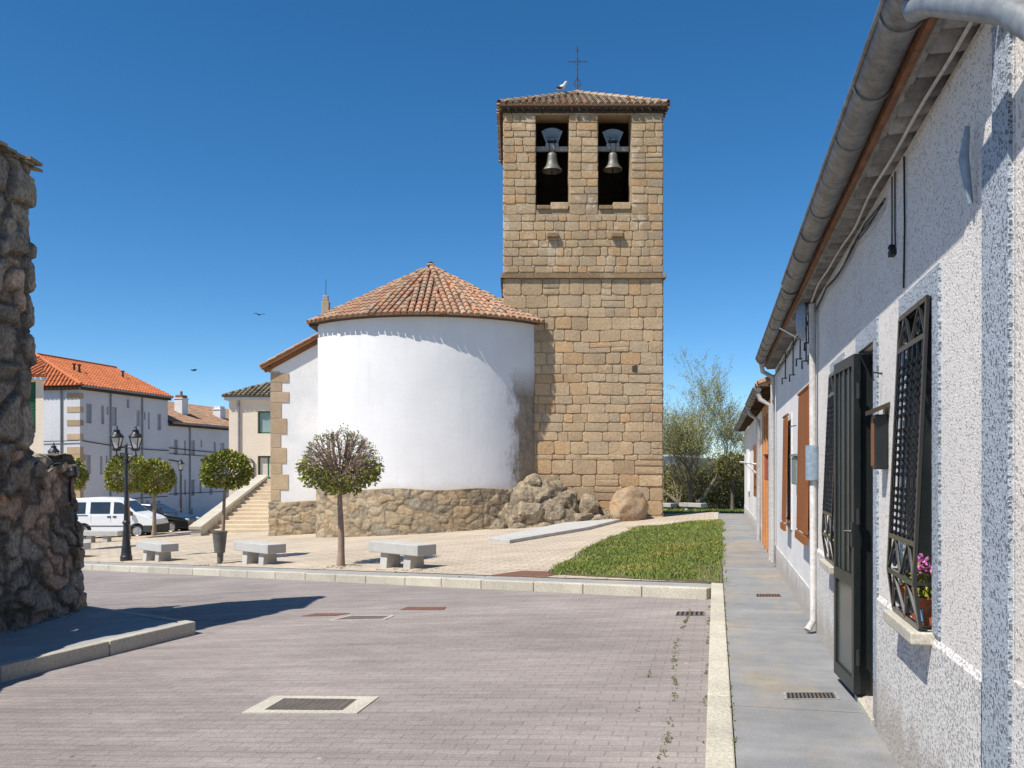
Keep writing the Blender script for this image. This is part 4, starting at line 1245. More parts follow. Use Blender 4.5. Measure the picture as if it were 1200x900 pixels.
r1, r2 = (CX0 + 2.3, ym, CE + 1.35), (CX1 - 2.3, ym, CE + 1.35)
for q in ((a, b, r2, r1), (b, c_, r2), (c_, d, r1, r2), (d, a, r1)): tile_roof(rf, q, pal_moss, .25, .4, .11, .085, 4)
part('roof', rf, M['tile_old'], cb_)
m = MB(); m.box(CX0 - .2, CX1 + .2, CY0 - .2, CY1 + .2, CE - .22, CE - .065); part('eave_board', m, M['far_white'], cb_)
m = MB(); m.tube([(CX0 + .55, CY0 - .08, CE - .25), (CX0 + .55, CY0 - .08, -1.2)], .05, 8); part('downpipe', m, M['grey_pipe'], cb_, sm=60)
m = MB(); m.tube([(CX0 + .1, CY0 - .06, 2.05), (CX0 + 1.2, CY0 - .06, 2.05), (CX0 + 1.35, CY0 - .06, 1.9), (CX0 + 1.35, CY0 - .06, .2)], .035, 6); part('cable', m, M['cable_black'], cb_)

# ------------------------------------------------------------------ WHITE ROW on the left (street frame)
def white_block(name, label, s0, t0, t1, depth, eave, ridge, hip_near, openings, zb, tile_m, pal, windows_mat, ridge_s, pitch):
    b = thing(name, label, 'building', (s0, t0, zb), 'S')
    P = lambda t, z, d: (s0 - d, t, z)
    m = MB()
    wall_rect(m, t0, t1, zb - .5, eave, openings, P, .14)
    s1 = s0 - depth
    m.add([(s0, t0, zb - .5), (s1, t0, zb - .5), (s1, t0, eave), (s0, t0, eave)], [(0, 1, 2, 3)])
    if hip_near: m.add([(s0, t1, zb - .5), (s1, t1, zb - .5), (s1, t1, eave), (ridge_s, t1, ridge - .1), (s0, t1, eave)], [(0, 1, 2, 3, 4)])
    else:
        for tt in (t0 + .001, t1): m.add([(s0, tt, zb - .5), (s1, tt, zb - .5), (s1, tt, eave), (ridge_s, tt, ridge - .1), (s0, tt, eave)], [(0, 1, 2, 3, 4)])
    m.add([(s1, t0, zb - .5), (s1, t1, zb - .5), (s1, t1, eave), (s1, t0, eave)], [(0, 1, 2, 3)])
    part('wall', m, M['far_white'], b)
    for i, o_ in enumerate(openings):
        if o_[1] - o_[0] > .45: window_part(b, P, *o_[:4], .14, M['blind_grey'], M['blind_pale'] if i % 4 else M['blind_grey'], .05, True, False)
        else: window_part(b, P, *o_[:4], .14, M['blind_pale'], M['blind_grey'], .04)
    rf = MB(); o = .38
    e0, e1 = s0 + o, s1 - o
    if hip_near:
        tile_roof(rf, [(e0, t0 - o, eave + .05), (e0, t1 + .1, eave + .05), (ridge_s, t1 + .1, ridge), (ridge_s, t0 + 1.3, ridge)], pal, pitch, .42, .11, .09, 4, .004)
        tile_roof(rf, [(e1, t0 - o, eave + .05), (e0, t0 - o, eave + .05), (ridge_s, t0 + 1.3, ridge)], pal, pitch, .42, .11, .09, 4, .004)
        tile_roof(rf, [(e1, t1 + .1, eave + .05), (e1, t0 - o, eave + .05), (ridge_s, t0 + 1.3, ridge), (ridge_s, t1 + .1, ridge)], pal, pitch, .42, .11, .09, 4, .004)
        for a, b2 in (((e0, t0 - o, eave + .1), (ridge_s, t0 + 1.3, ridge + .06)), ((ridge_s, t0 + 1.3, ridge + .06), (ridge_s, t1 + .1, ridge + .06))):
            rf.tube([a, b2], .11, 8)
    else:
        tile_roof(rf, [(e0, t0 + .05, eave + .05), (e0, t1 + .1, eave + .05), (ridge_s, t1 + .1, ridge), (ridge_s, t0 + .05, ridge)], pal, pitch, .42, .11, .09, 4, .012)
        tile_roof(rf, [(e1, t1 + .1, eave + .05), (e1, t0 + .05, eave + .05), (ridge_s, t0 + .05, ridge), (ridge_s, t1 + .1, ridge)], pal, pitch, .42, .11, .09, 4, .012)
    part('roof', rf, tile_m, b)
    m = MB(); m.box(s0 + .003, s0 + .30, t0 - (.3 if hip_near else -.06), t1, eave - .22, eave - .03)
    if hip_near: m.box(s1, s0 + .002, t0 - .3, t0 - .003, eave - .22, eave - .03)
    part('eave_board', m, M['wood_dark'], b)
    m = MB(); m.tube([(s0 + .40, t0 - .3 if hip_near else t0 + .1, eave), (s0 + .40, t1, eave)], .07, 8); part('gutter', m, M['grey_pipe'], b, sm=60)
    return b, P
SA = -39.8
def ops(lst, s0):
    out = []
    for x0, x1, y0, y1 in lst:
        a, b = t_at(x0, s0), t_at(x1, s0); Y = -s0 * sn + (a + b) / 2 * cs
        z0_, z1_ = zat(y1, Y), zat(y0, Y)
        out.append((min(a, b), max(a, b), round(z0_, 2), round(z1_, 2)))
    return out
openA = ops([(101, 107.5, 473, 496), (118.5, 122, 475, 497), (125, 127, 476.5, 486), (131, 137, 477, 499), (148.5, 151.5, 468, 478), (160, 164, 481, 499), (168.5, 170.5, 483, 491.5),
             (173.5, 175.5, 483, 503), (184.5, 189, 485, 504),
             (101, 106.5, 533, 555), (117.5, 120, 534, 556), (124, 126, 534, 543), (130, 135.5, 534, 556), (148, 152, 536, 556), (161, 164, 537, 556), (168.5, 170.5, 538, 547), (184.5, 189, 536, 556),
             (101, 107, 588, 610), (120, 123, 588, 610), (132, 138, 588, 608), (171, 175, 587, 600), (183, 188, 587, 600)], SA)
bA, PA = white_block('terrace_house', 'white three storey house with bright orange tiled hip roof and stone corner', SA, 49.4, 58.8, 9.0, 6.85, 9.15, True, openA, -2.4, M['tile_new'], pal_new, None, SA - 4.5, .30)
SB = SA - .02
openB = ops([(204, 208.5, 515, 533), (216, 218, 516, 532), (224, 228.5, 516, 533), (235, 237, 515, 524), (250.5, 253, 518, 530), (258, 263, 519, 533),
             (203.5, 207.5, 562, 581), (216, 218, 562, 580), (224, 228, 562, 581), (234, 236, 563, 578), (245, 249, 562, 580),
             (200, 205, 596, 612), (222, 226, 596, 612)], SB)
bB, PB = white_block('terrace_house', 'lower white house with old brown tiles and two white chimneys', SB, 58.82, 78.0, 8.0, 4.98, 7.05, False, openB, -2.4, M['tile'], pal_old, None, SB - 4.2, .26)
# stone corner, pipes, cables and vents of the tall one
z = -2.3; i = 0
while z < 6.5:
    h = rnd.uniform(.34, .52); wd = (.55, .95)[i % 2]; j = rnd.uniform(.8, 1.15)
    m = MB(); m.box(SA - wd, SA + .03, 49.37, 49.4 + (.3 if i % 2 else .5), z + .01, z + h - .01, (j, j, j * .95))
    if i % 2 or rnd.random() < .35: part('corner_stone', m, M['quoin_stone'], bA)
    z += h; i += 1
for px in (129, 166):
    t = t_at(px, SA); m = MB(); m.tube([(SA + .08, t, 6.8), (SA + .08, t, -2.4)], .055, 6); part('downpipe', m, M['grey_pipe'], bA, sm=60)
m = MB(); m.tube([(SA - 1.35, 49.32, 6.75), (SA - 1.35, 49.32, -2.4)], .055, 6); part('downpipe', m, M['grey_pipe'], bA, sm=60)
def sagging(a, b, sag, n=14):
    a, b = Vector(a), Vector(b)
    return [a.lerp(b, i / n) - Vector((0, 0, sag * 4 * (i / n) * (1 - i / n))) for i in range(n + 1)]
m = MB(); m.tube(sagging((SA + .1, 49.5, 3.35), (SA + .1, 58.8, 2.9), .12), .03, 5)
m.tube([(SA + .06, 49.5, -.6), (SA + .06, 58.7, -.5)], .025, 5)
m.tube([(SA - 2.8, 49.3, 3.3), (SA + .02, 49.3, 3.35)], .03, 5)
part('cable', m, M['cable_black'], bA)
for px, s in ((87, SA - 2.2), (93, SA - 2.2), (144, SA - 2.4)):
    t = t_at(px, s); zf = 6.9 + 2.25 * (SA + .38 - s) / 4.88
    m = MB(); m.tube([(s, t, zf - .1), (s, t, zf + .42)], .07, 8); m.tube([(s, t, zf + .44), (s, t, zf + .52)], .13, 8); part('roof_vent', m, M['iron_black'], bA)
for px, top, mm in ((212.5, 463, True), (257, 476, False)):
    s = SB - 1.7; t = t_at(px, s); Y = -s * sn + t * cs; zt = zat(top, Y)
    m = MB(); m.box(s - .35, s + .35, t - .42, t + .42, 5.2, zt - .35); m.box(s - .4, s + .4, t - .47, t + .47, zt - .345, zt - .25)
    c_ = part('chimney', m, M['white_paint'], bB, bv=.02)
    m = MB(); m.box(s - .3, s + .3, t - .36, t + .36, zt - .247, zt - .02)
    part('chimney_top', m, M['chimney_brick'] if mm else M['white_paint'], c_)
    if mm:
        m = MB(); m.tube([(s, t, zt - .02), (s, t, zt + .3)], .1, 8); part('chimney_pot', m, M['chimney_brick'], c_)
t = t_at(222, SB); m = MB(); m.tube([(SB + .08, t, 4.9), (SB + .08, t, -2.6)], .055, 6); part('downpipe', m, M['grey_pipe'], bB, sm=60)
m = MB(); m.tube(sagging((SB + .1, 58.9, 3.1), (SB + .1, 77, 2.85), .15), .03, 5)
m.tube(sagging((SB + .1, 58.9, 2.7), (SB + .1, 77, 2.75), .2), .025, 5)
m.tube([(SB + .07, 60.4, -1.2), (SB + .07, 60.4, 1.9), (SB + .07, 60.1, 2.1), (SB + .07, 58.9, 2.2)], .04, 6)
m.tube([(SB + .06, 58.9, -.35), (SB + .06, 77, -.3)], .025, 5)
part('cable', m, M['cable_black'], bB)
# nearer cream house with green door, mostly behind the ruin
gh = thing('cream_house', 'narrow cream house with a tall green door seen between ruin and white house', 'house', (-26, 46, -2))
Pg = lambda t, z, d: (t, 45 + d, z)
m = MB(); wall_rect(m, -32, -23.75, -2.5, 6.15, [(-25.2, -24.15, 3.35, 5.95)], Pg, .15)
m.add([(-23.75, 45, -2.5), (-25.6, 47.8, -2.5), (-25.6, 47.8, 6.15), (-23.75, 45, 6.15)], [(0, 1, 2, 3)]); m.add([(-32, 47.8, -2.5), (-25.6, 47.8, -2.5), (-25.6, 47.8, 6.15), (-32, 47.8, 6.15)], [(0, 1, 2, 3)])
part('wall', m, M['cream'], gh)
m = MB(); m.box(-25.18, -24.17, 45.1, 45.14, 3.37, 5.93)
for i in range(14): m.box(-25.1, -24.25, 45.08, 45.098, 3.5 + i * .17, 3.6 + i * .17)
part('door', m, M['green_frame'], gh)
rf = MB(); tile_roof(rf, [(-32, 44.6, 6.22), (-23.5, 44.6, 6.22), (-25.4, 47.8, 7.5), (-32, 47.8, 7.5)], pal_new, .27, .4, .11, .09, 4)
part('roof', rf, M['tile_new'], gh)
m = MB(); m.box(-32, -23.55, 44.62, 44.995, 6.02, 6.14); part('eave_board', m, M['far_white'], gh)

# ------------------------------------------------------------------ RUINED WALL on the left
def col_ruin(h, e, z, u):
    j = (.65 + .6 * h) * (.28 + .72 * min(1, e * 1.5))
    if h > .75: return (j * 1.15, j * .95, j * .82)
    return (j, j * .98, j * .95)
ru = thing('ruined_wall', 'tall dark ruined wall of rough fieldstone with a lower stepped end', 'wall', (-6.3, 11, -.5))
zl0 = -.95
def add_cap(rb, gr, dx, dy, dz, tint, steps=9):
    top = [gr[i][-1] for i in range(len(gr))]
    prev = top
    for q in range(1, steps + 1):
        f = q / steps; cur = []
        for i in top:
            x, y, z = rb.v[i]; ey = dy(y) if callable(dy) else dy
            cur.append(len(rb.v)); p = Vector((x + dx * f, y + ey * f, z + dz * f))
            k = .16 * noise.noise(p * 3.1) + .09 * noise.noise(p * 8.3)
            rb.v.append((p.x, p.y, p.z + k * min(1, f * 3)))
        for i in range(len(top) - 1):
            v = .8 + .5 * noise.noise(Vector(rb.v[cur[i]]) * 4)
            rb.f.append((prev[i], prev[i + 1], cur[i + 1], cur[i])); rb.t.append(tuple(c * v for c in tint)); rb.m.append(0)
        prev = cur
rb, gr = rubble([(-6.22, 1.5), (-6.22, 12.95), (-7.6, 12.95)], lambda u: zl0, lambda u: 1.60 + .08 * math.sin(u * 1.7) + .12 * noise.noise(Vector((u * 1.4, 0, 0))) + .20 * noise.noise(Vector((u * 3.3, 2, 0))), .026, .085, .42, None, col_ruin, lean=.07, seed=5, squash=1.3, rough=.03, blocky=2)
add_cap(rb, gr, -.9, lambda y: -.5 if y > 12.5 else 0, -.2, (.5, .5, .5))
part('lower_wall', rb, M['ruin_stone'], ru, sm=30)
for k, (x, y, z, a, b2, c2) in enumerate([(-6.72, 11.62, 1.52, .30, .27, .24), (-6.70, 12.08, 1.50, .27, .28, .20), (-6.74, 12.52, 1.50, .29, .26, .22), (-7.0, 12.7, 1.5, .25, .22, .18), (-7.1, 12.2, 1.5, .3, .3, .2)]):
    m = MB(); facet_rock(m, (x, y, z), (a, b2, c2), 300 + k * 5, 14, .07); part('cap_stone', m, M['ruin_stone'], ru, sm=25)
def ruin_top(u):
    y = 1.5 + min(u, 9.85)
    f = max(0, min(1, (y - 8.6) / 1.7))
    return 2.3 + 3.1 * f + .12 * noise.noise(Vector((u * 2.1, 3, 0)))
rb, gr = rubble([(-6.16, 1.5), (-6.16, 11.35), (-7.7, 11.35)], lambda u: 1.2, ruin_top, .028, .10, .58, None, col_ruin, lean=.004, seed=25, squash=1.3, rough=.025, blocky=2)
add_cap(rb, gr, -1.0, lambda y: -.6 if y > 11.0 else 0, .0, (.6, .6, .6))
part('upper_wall', rb, M['ruin_stone'], ru, sm=30)
m = MB(); m.box(-8.2, -6.75, 1.6, 10.8, -1, 2.1); m.box(-8.2, -6.8, 10.2, 10.75, 1.6, 5.0); m.box(-7.5, -6.75, 10.81, 12.5, -1, 1.3); m.box(-7.1, -6.5, 9.9, 11.0, 1.31, 5.0); part('core_light_stop', m, M['ruin_stone'], ru)  # unseen boxes filling the wall, some added to stop sunlight leaking through
m = MB()
for i in range(7):
    y = 10.2 + i * .2; j = rnd.uniform(.8, 1.3)
    m.obox((-6.55, y, 5.46 + rnd.uniform(-.02, .03)), (.45, .03, -.05 + rnd.uniform(-.03, .03)), (0, .11, .01), (.002, 0, .018), (j, j, j * .95))
m.obox((-6.45, 11.3, 5.47), (.4, .0, -.05), (0, .14, .0), (.002, 0, .02), (1.2, 1.15, 1.1))
part('cap_tile', m, M['tile_old'], ru)

# ------------------------------------------------------------------ BENCHES
def bench(px, py, axdeg, label, L=1.42, group='granite benches on the square', dz=0, at=None):
    p = Vector(at) if at else G(px, py)
    r = thing('stone_bench', label, 'bench', (p.x, p.y, p.z + dz), group=group, local=True, rz=R(axdeg))
    m = MB(); m.box(-L / 2, L / 2, -.23, .23, .27, .47); part('seat', m, M['granite'], r, bv=.012)
    for x in (-.34, .34):
        m = MB(); m.extr([(-.19, -.12), (.19, -.12), (.155, .268), (-.155, .268)], x - .10, x + .10, 'X')
        part('leg', m, M['granite'], r, bv=.01)
    return r
bench(471, 665, -43, 'granite bench nearest the green lawn, right of the half bare tree')
bench(304, 660.5, -43, 'granite bench between the metal bin and the half bare tree')
bench(184, 657, -43, 'granite bench just right of the black twin lantern lamp')
bench(86, 653, -43, 'granite bench poking out from behind the ruined wall')
bench(116, 635.5, -4, 'long granite bench standing in front of the white van', 1.8)
bench(0, 0, -56, 'granite bench on the grass behind the tower, fully in view', 1.55, at=(9.3, 45.6, -.70))
bench(0, 0, -50, 'granite bench half hidden behind the right edge of the tower', 1.5, at=(7.75, 45.8, -.70))

# ------------------------------------------------------------------ LITTER BIN
p = G(257.5, 660.5)
r = thing('litter_bin', 'rusty grey metal litter bin on a post against a young tree', 'bin', tuple(p), local=True)
m = MB(); m.tube([(0, 0, -.05), (0, 0, .36)], [.06, .055], 10); part('post', m, M['bin_metal'], r, sm=50)
m = MB(); m.lathe([(.02, .34), (.115, .25), (.165, .72), (.178, .72), (.178, .745), (.15, .745), (.11, .38), (.02, .38)], (0, 0, 0), 18); part('bucket', m, M['bin_metal'], r, sm=40)

# ------------------------------------------------------------------ STREET LAMPS
def lantern(parent, c, s, lean=None):
    x, y, z = c
    m = MB()
    for k in range(4):
        a = math.pi / 4 + k * math.pi / 2; b = a + math.pi / 2
        p = [(x + .12 * s * math.cos(a), y + .12 * s * math.sin(a), z), (x + .12 * s * math.cos(b), y + .12 * s * math.sin(b), z),
             (x + .235 * s * math.cos(b), y + .235 * s * math.sin(b), z + .42 * s), (x + .235 * s * math.cos(a), y + .235 * s * math.sin(a), z + .42 * s)]
        m.bar(p[0], p[3], .03 * s, .03 * s); m.bar(p[0], p[1], .028 * s, .028 * s); m.bar(p[3], p[2], .035 * s, .035 * s)
    m.lathe([(.03, -.07), (.09, -.06), (.125, 0), (.02, .01)], (x, y, z), 12)
    la = part('lantern', m, M['iron_black'], parent)
    m = MB()
    for k in range(4):
        a = math.pi / 4 + k * math.pi / 2; b = a + math.pi / 2; q = .95
        m.add([(x + .12 * q * s * math.cos(a), y + .12 * q * s * math.sin(a), z + .01), (x + .12 * q * s * math.cos(b), y + .12 * q * s * math.sin(b), z + .01),
               (x + .235 * q * s * math.cos(b), y + .235 * q * s * math.sin(b), z + .41 * s), (x + .235 * q * s * math.cos(a), y + .235 * q * s * math.sin(a), z + .41 * s)], [(0, 1, 2, 3)])
    part('glass', m, M['lantern_glass'], la)
    m = MB()
    pr = [(.26, .42), (.265, .45), (.20, .53), (.125, .60), (.115, .66), (.14, .68), (.10, .70), (.05, .74), (.03, .80), (.045, .83), (.01, .88)]
    m.lathe([(a * s, b * s) for a, b in pr], (x, y, z), 14); part('cap', m, M['iron_black'], la, sm=45)
def post(parent, H, ornate=True):
    m = MB()
    pr = [(.15, -.1), (.15, .12), (.135, .14), (.12, .30), (.125, .36), (.105, .40), (.085, .70), (.095, .74), (.08, .78), (.072, .95), (.10, .98), (.10, 1.02), (.065, 1.06), (.055, 1.5), (.065, 1.53), (.052, 1.56), (.043, H - .35), (.06, H - .33), (.06, H - .28), (.04, H - .25), (.035, H)]
    m.lathe(pr, (0, 0, 0), 16); part('post', m, M['iron_black'], parent, sm=35)
p = G(148, 657)
r = thing('street_lamp', 'black cast iron street lamp with twin lanterns in the foreground of the square', 'street lamp', tuple(p), local=True)
post(r, 2.98)
for s in (-1, 1):
    m = MB()
    m.tube([(0, 0, 2.52), (s * .06, 0, 2.58), (s * .14, 0, 2.72), (s * .20, 0, 2.74), (s * .255, 0, 2.80), (s * .25, 0, 2.90)], .02, 7)
    m.tube([(s * .02, 0, 2.76)] + [(s * (.10 + .055 * math.cos(a)), 0, 2.78 + .055 * math.sin(a)) for a in [k * .55 for k in range(11)]], .012, 6)
    m.tube([(s * .04, 0, 2.62), (s * .15, 0, 2.62), (s * .19, 0, 2.68), (s * .15, 0, 2.72)], .012, 6)
    m.ball((s * .255, 0, 2.78), .03, 8)
    part('arm', m, M['iron_black'], r, sm=50)
    lantern(r, (s * .25, 0, 2.955), .70)
m = MB(); m.tube([(-.22, 0, 2.98), (0, 0, 3.0), (.22, 0, 2.98)], .02, 6); m.lathe([(.02, 2.95), (.045, 2.98), (.03, 3.02), (.04, 3.06), (.005, 3.12)], (0, 0, 0), 10)
part('crossbar', m, M['iron_black'], r)
def single_lamp(pos, H, label):
    r = thing('street_lamp', label, 'street lamp', pos, local=True)
    post(r, H - .68); lantern(r, (0, 0, H - .64), .72)
x, y = -388 / 1040 * 48, 48
single_lamp((x, y, gz(x, y)), 2.12 - gz(x, y), 'slim black lamp with one lantern standing behind the black car')
x, y = -537 / 1040 * 30, 30
single_lamp((x, y, gz(x, y)), 2.42 - gz(x, y), 'black lamp whose lantern top shows just over the ruined wall')

# ------------------------------------------------------------------ TREES on the square
p = G(399, 663)
ball_tree('half bare round tree with grey twigs on top and green leaves below', p.x, p.y, p.z, .80, .70, 2.06, .065, 5200, .075, True, .0, z_c=None)
p = G(258, 658)
ball_tree('neat green ball tree growing right behind the litter bin', p.x, p.y, p.z, .57, .47, 2.14, .045, 4800, .08, lean=.14)
x, y = -450 / 1040 * 37.5, 37.5
ball_tree('large leafy ball tree behind the twin lantern lamp', x, y, gz(x, y), .92, .86, 1.26 - gz(x, y), .085, 6200, .105)
x, y = -420 / 1040 * 39.8, 39.8
ball_tree('leafy ball tree in front of the nose of the white van', x, y, gz(x, y), .84, .82, 1.10 - gz(x, y), .085, 5600, .105, lean=.05)
x, y = -524 / 1040 * 30, 30
ball_tree('green ball tree half hidden behind the ruined wall', x, y, gz(x, y), .68, .62, 1.30 - gz(x, y), .07, 3800, .1)
x, y = 258 / 1040 * 44, 44
ball_tree('dark round tree beyond the tower beside the house row', x, y, -.62, .80, .66, 2.25, .085, 4200, .09, leafmat='leaf_dark', group=None, bark='bark')

# willow beyond the tower
def willow(label, x, y, z, H, W, seed, leaves=7000):
    global rnd
    keep = rnd; rnd = random.Random(seed)
    r = thing('spring_tree', label, 'tree', (x, y, z), local=True)
    tb = MB(); tips = []
    def grow(p, d, L, rad, dep):
        pts = [p]; rs = [rad]
        n = 4
        for i in range(n):
            d = (d + Vector((rnd.uniform(-.18, .18), rnd.uniform(-.18, .18), rnd.uniform(-.02, .07)))).normalized()
            p = p + d * L / n; pts.append(p); rs.append(rad * (1 - .42 * (i + 1) / n))
        tb.tube(pts, rs, 7 if dep < 2 else (5 if dep < 4 else 3), caps=False)
        if dep >= 5:
            tips.append((pts[1], pts[-1])); return
        if dep >= 3: tips.append((pts[1], pts[-1]))
        k = {0: 5, 1: 4, 2: 4, 3: 3, 4: 3}[dep]
        for i in range(k):
            f = 1 if i == 0 else rnd.uniform(.35, 1)
            q = pts[-1] if f > .95 else pts[max(1, int(f * n))]
            sp = .62 if dep == 0 else .5
            nd = (d + Vector((rnd.uniform(-1, 1), rnd.uniform(-1, 1), rnd.uniform(-.3, .5))) * sp * 1.45).normalized()
            grow(q, nd, L * rnd.uniform(.62, .85), rs[-1] * rnd.uniform(.55, .8), dep + 1)
    for k in range(3):
        a = k * 2.1 + .5
        grow(Vector((.1 * math.cos(a), .1 * math.sin(a), -.1)), Vector((math.cos(a) * .95, math.sin(a) * .5, 1)).normalized(), H * .25, .13, 0)
    for a, b in list(tips):
        for q in range(2):
            p0 = a.lerp(b, rnd.uniform(.2, 1)); d0 = ((b - a).normalized() + Vector((rnd.uniform(-.8, .8), rnd.uniform(-.8, .8), rnd.uniform(-.3, .7)))).normalized()
            p1 = p0 + d0 * rnd.uniform(.35, .8)
            tb.tube([p0, p1], [.006, .003], 3, caps=False); tips.append((p0, p1))
    part('trunk', tb, M['twig_pale'], r)
    cb = MB()
    for i in range(leaves):
        a, b = rnd.choice(tips)
        q = a.lerp(b, rnd.uniform(.1, 1.1)) + Vector((rnd.gauss(0, .06), rnd.gauss(0, .06), rnd.gauss(0, .06)))
        if q.z < H * .3: continue
        j = rnd.uniform(.7, 1.3)
        leaf_quad(cb, q, .062, (j, j, j))
    part('crown', cb, M['leaf_willow'], r)
    rnd = keep
    xs = [v[0] for v in tb.v]; zs2 = [v[2] for v in tb.v]
    print('willow extent', min(xs), max(xs), max(zs2))
willow('tall airy tree with fine twigs and pale spring leaves beyond the tower', 9.6, 48.0, -.75, 10.2, 4, 5, 64000)

def shrub(label, x, y, z, w_, d_, h_, n, lsz, m_='leaf_dark', bare=.3, name='shrub', group='shrubs beyond the tower'):
    r = thing(name, label, 'shrub', (x, y, z), local=True, group=group)
    tb = MB(); tips = []
    for i in range(26):
        a = rnd.uniform(0, 6.28); f = rnd.uniform(.2, 1)
        e = Vector((math.cos(a) * w_ * f, math.sin(a) * d_ * f, h_ * rnd.uniform(.55, 1.05) * (1.1 - .35 * f)))
        b = Vector((math.cos(a) * w_ * .3 * f, math.sin(a) * d_ * .3 * f, -.05)); mid = b.lerp(e, .5) + Vector((rnd.uniform(-.15, .15), rnd.uniform(-.1, .1), .1))
        tb.tube([b, mid, e], [.03, .018, .006], 4, caps=False); tips.append((b, mid, e))
        for q in range(3):
            s0 = mid.lerp(e, rnd.random()); tb.tube([s0, s0 + Vector((rnd.uniform(-.3, .3), rnd.uniform(-.3, .3), rnd.uniform(.1, .5)))], [.01, .004], 3, caps=False)
    part('stems', tb, M['twig'], r)
    cb = MB()
    for i in range(n):
        d = Vector((rnd.gauss(0, 1), rnd.gauss(0, 1), rnd.gauss(0, 1))).normalized()
        lump = 1 + .22 * noise.noise(d * 2.2 + Vector((x, y, 0))) + .12 * noise.noise(d * 5 + Vector((y, x, 0)))
        f = rnd.uniform(.35, 1) ** .6 * lump
        q = Vector((d.x * w_ * f, d.y * d_ * f, h_ * .5 + d.z * h_ * .52 * f))
        if q.z < .05 or noise.noise(q * 1.9 + Vector((x, 0, y))) < -.6 + bare: continue
        leaf_quad(cb, q, lsz, tint_leaf())
    part('leaves', cb, M[m_], r)
shrub('dark olive shrub right beside the tower edge', 7.4, 50.0, -.8, 1.5, 1.2, 2.1, 5200, .10)
shrub('broad olive shrub under the middle of the airy tree', 10.0, 52.0, -.85, 1.9, 1.4, 2.2, 6500, .10)
shrub('tall dark shrub left of the dark round tree', 11.6, 50.0, -.8, 1.5, 1.2, 2.5, 5600, .10)
shrub('dense dark shrub behind the dark round tree', 13.2, 51.0, -.85, 1.8, 1.4, 2.9, 6500, .10)
shrub('brown bare thicket at the foot of the airy tree', 8.6, 49.2, -.75, 1.5, 1.0, 1.6, 1800, .08, 'leaf_willow', .5)
for k in range(6):
    shrub(['distant green bush far left in the gap beyond the tower', 'distant bush left of the middle in the gap beyond the tower', 'distant bush in the middle of the gap beyond the tower', 'distant bush right of the middle in the gap beyond the tower', 'distant bush behind the house row end', 'distant bush hidden mostly by the house row'][k],
          10 + k * 2.4, 62 + (k % 2) * 5, -1.1, 2.6, 1.8, 2.6 + .5 * (k % 3), 3600, .18, 'leaf_dark' if k % 2 else 'leaf', .25, group='far bushes beyond the tower')

# ------------------------------------------------------------------ VEHICLES
def vehicle(name, label, cat, pos, rz, prof, arches, rw, W, wz, tumble, paint, glass, extras):
    r = thing(name, label, cat, pos, local=True, rz=rz)
    wd = lambda z: W - max(0, z - wz) * tumble
    zb = prof[0][1]
    bot = []
    for ax in sorted(arches, reverse=True):
        for k in range(11):
            a = math.pi * k / 10
            bot.append((ax + (rw + .05) * math.cos(a), max(zb, rw + (rw + .05) * math.sin(a))))
    full = prof + [(prof[-1][0], zb)] + bot
    n = len(full)
    m = MB()
    vs = [(x, -wd(z), z) for x, z in full] + [(x, wd(z), z) for x, z in full]
    m.add(vs, [tuple(range(n))[::-1], tuple(range(n, 2 * n))] + [(i, (i + 1) % n, n + (i + 1) % n, n + i) for i in range(n)])
    m.box(min(a for a in arches) - .3, max(arches) + .3, -W + .2, W - .2, zb - .06, zb + .25, mi=1)
    body = part('body', m, [paint, M['car_trim']], r, bv=.035)
    for ax in arches:
        for s in (-1, 1):
            m = MB(); pr = [(.12, -.09), (rw - .05, -.10), (rw, -.07), (rw, .07), (rw - .05, .10), (.12, .09)]
            m.lathe(pr, (ax, s * (W - .12), rw), 24, axis='Y'); wh = part('wheel', m, M['black_rubber'], r, sm=40)
            m = MB(); m.lathe([(.01, -.01), (rw * .18, -.015), (rw * .2, .0), (rw * .60, .004), (rw * .66, -.012), (rw * .66, .03), (.01, .03)], (ax, s * (W - .015) - (.012 if s > 0 else -.012) * 0, rw), 20, axis='Y') if s < 0 else m.lathe([(.01, .01), (rw * .6, 0), (rw * .66, .01), (rw * .66, -.03), (.01, -.03)], (ax, s * (W - .015), rw), 20, axis='Y')
            for k in range(5):
                a = k * 1.2566; m.bar((ax + .03 * math.cos(a), s * (W - .004), rw + .03 * math.sin(a)), (ax + rw * .58 * math.cos(a), s * (W - .004), rw + rw * .58 * math.sin(a)), .045, .012, (0, 1, 0))
            part('rim', m, M['alloy'], wh)
    for nm, poly in glass:
        for s in (-1, 1):
            m = MB(); k = len(poly)
            vs = [(x, s * (wd(z) + .006), z) for x, z in poly] + [(x, s * (wd(z) - .01), z) for x, z in poly]
            m.add(vs, [tuple(range(k)), tuple(range(k, 2 * k))[::-1]] + [(i, k + i, k + (i + 1) % k, (i + 1) % k) for i in range(k)])
            part(nm, m, M['car_glass'], r)
    extras(r, wd)
    return r
def end_glass(parent, nm, a, b, ya, yb, mat_, off):
    (xa, za), (xb, zb2) = a, b
    d = Vector((xb - xa, 0, zb2 - za)).normalized(); n = Vector((d.z, 0, -d.x)) * off
    m = MB()
    q = [Vector((xa, -ya, za)) + n, Vector((xa, ya, za)) + n, Vector((xb, yb, zb2)) + n, Vector((xb, -yb, zb2)) + n]
    m.add(q + [p - n * 2.2 for p in q], [(0, 1, 2, 3), (7, 6, 5, 4), (0, 4, 5, 1), (1, 5, 6, 2), (2, 6, 7, 3), (3, 7, 4, 0)])
    part(nm, m, mat_, parent)
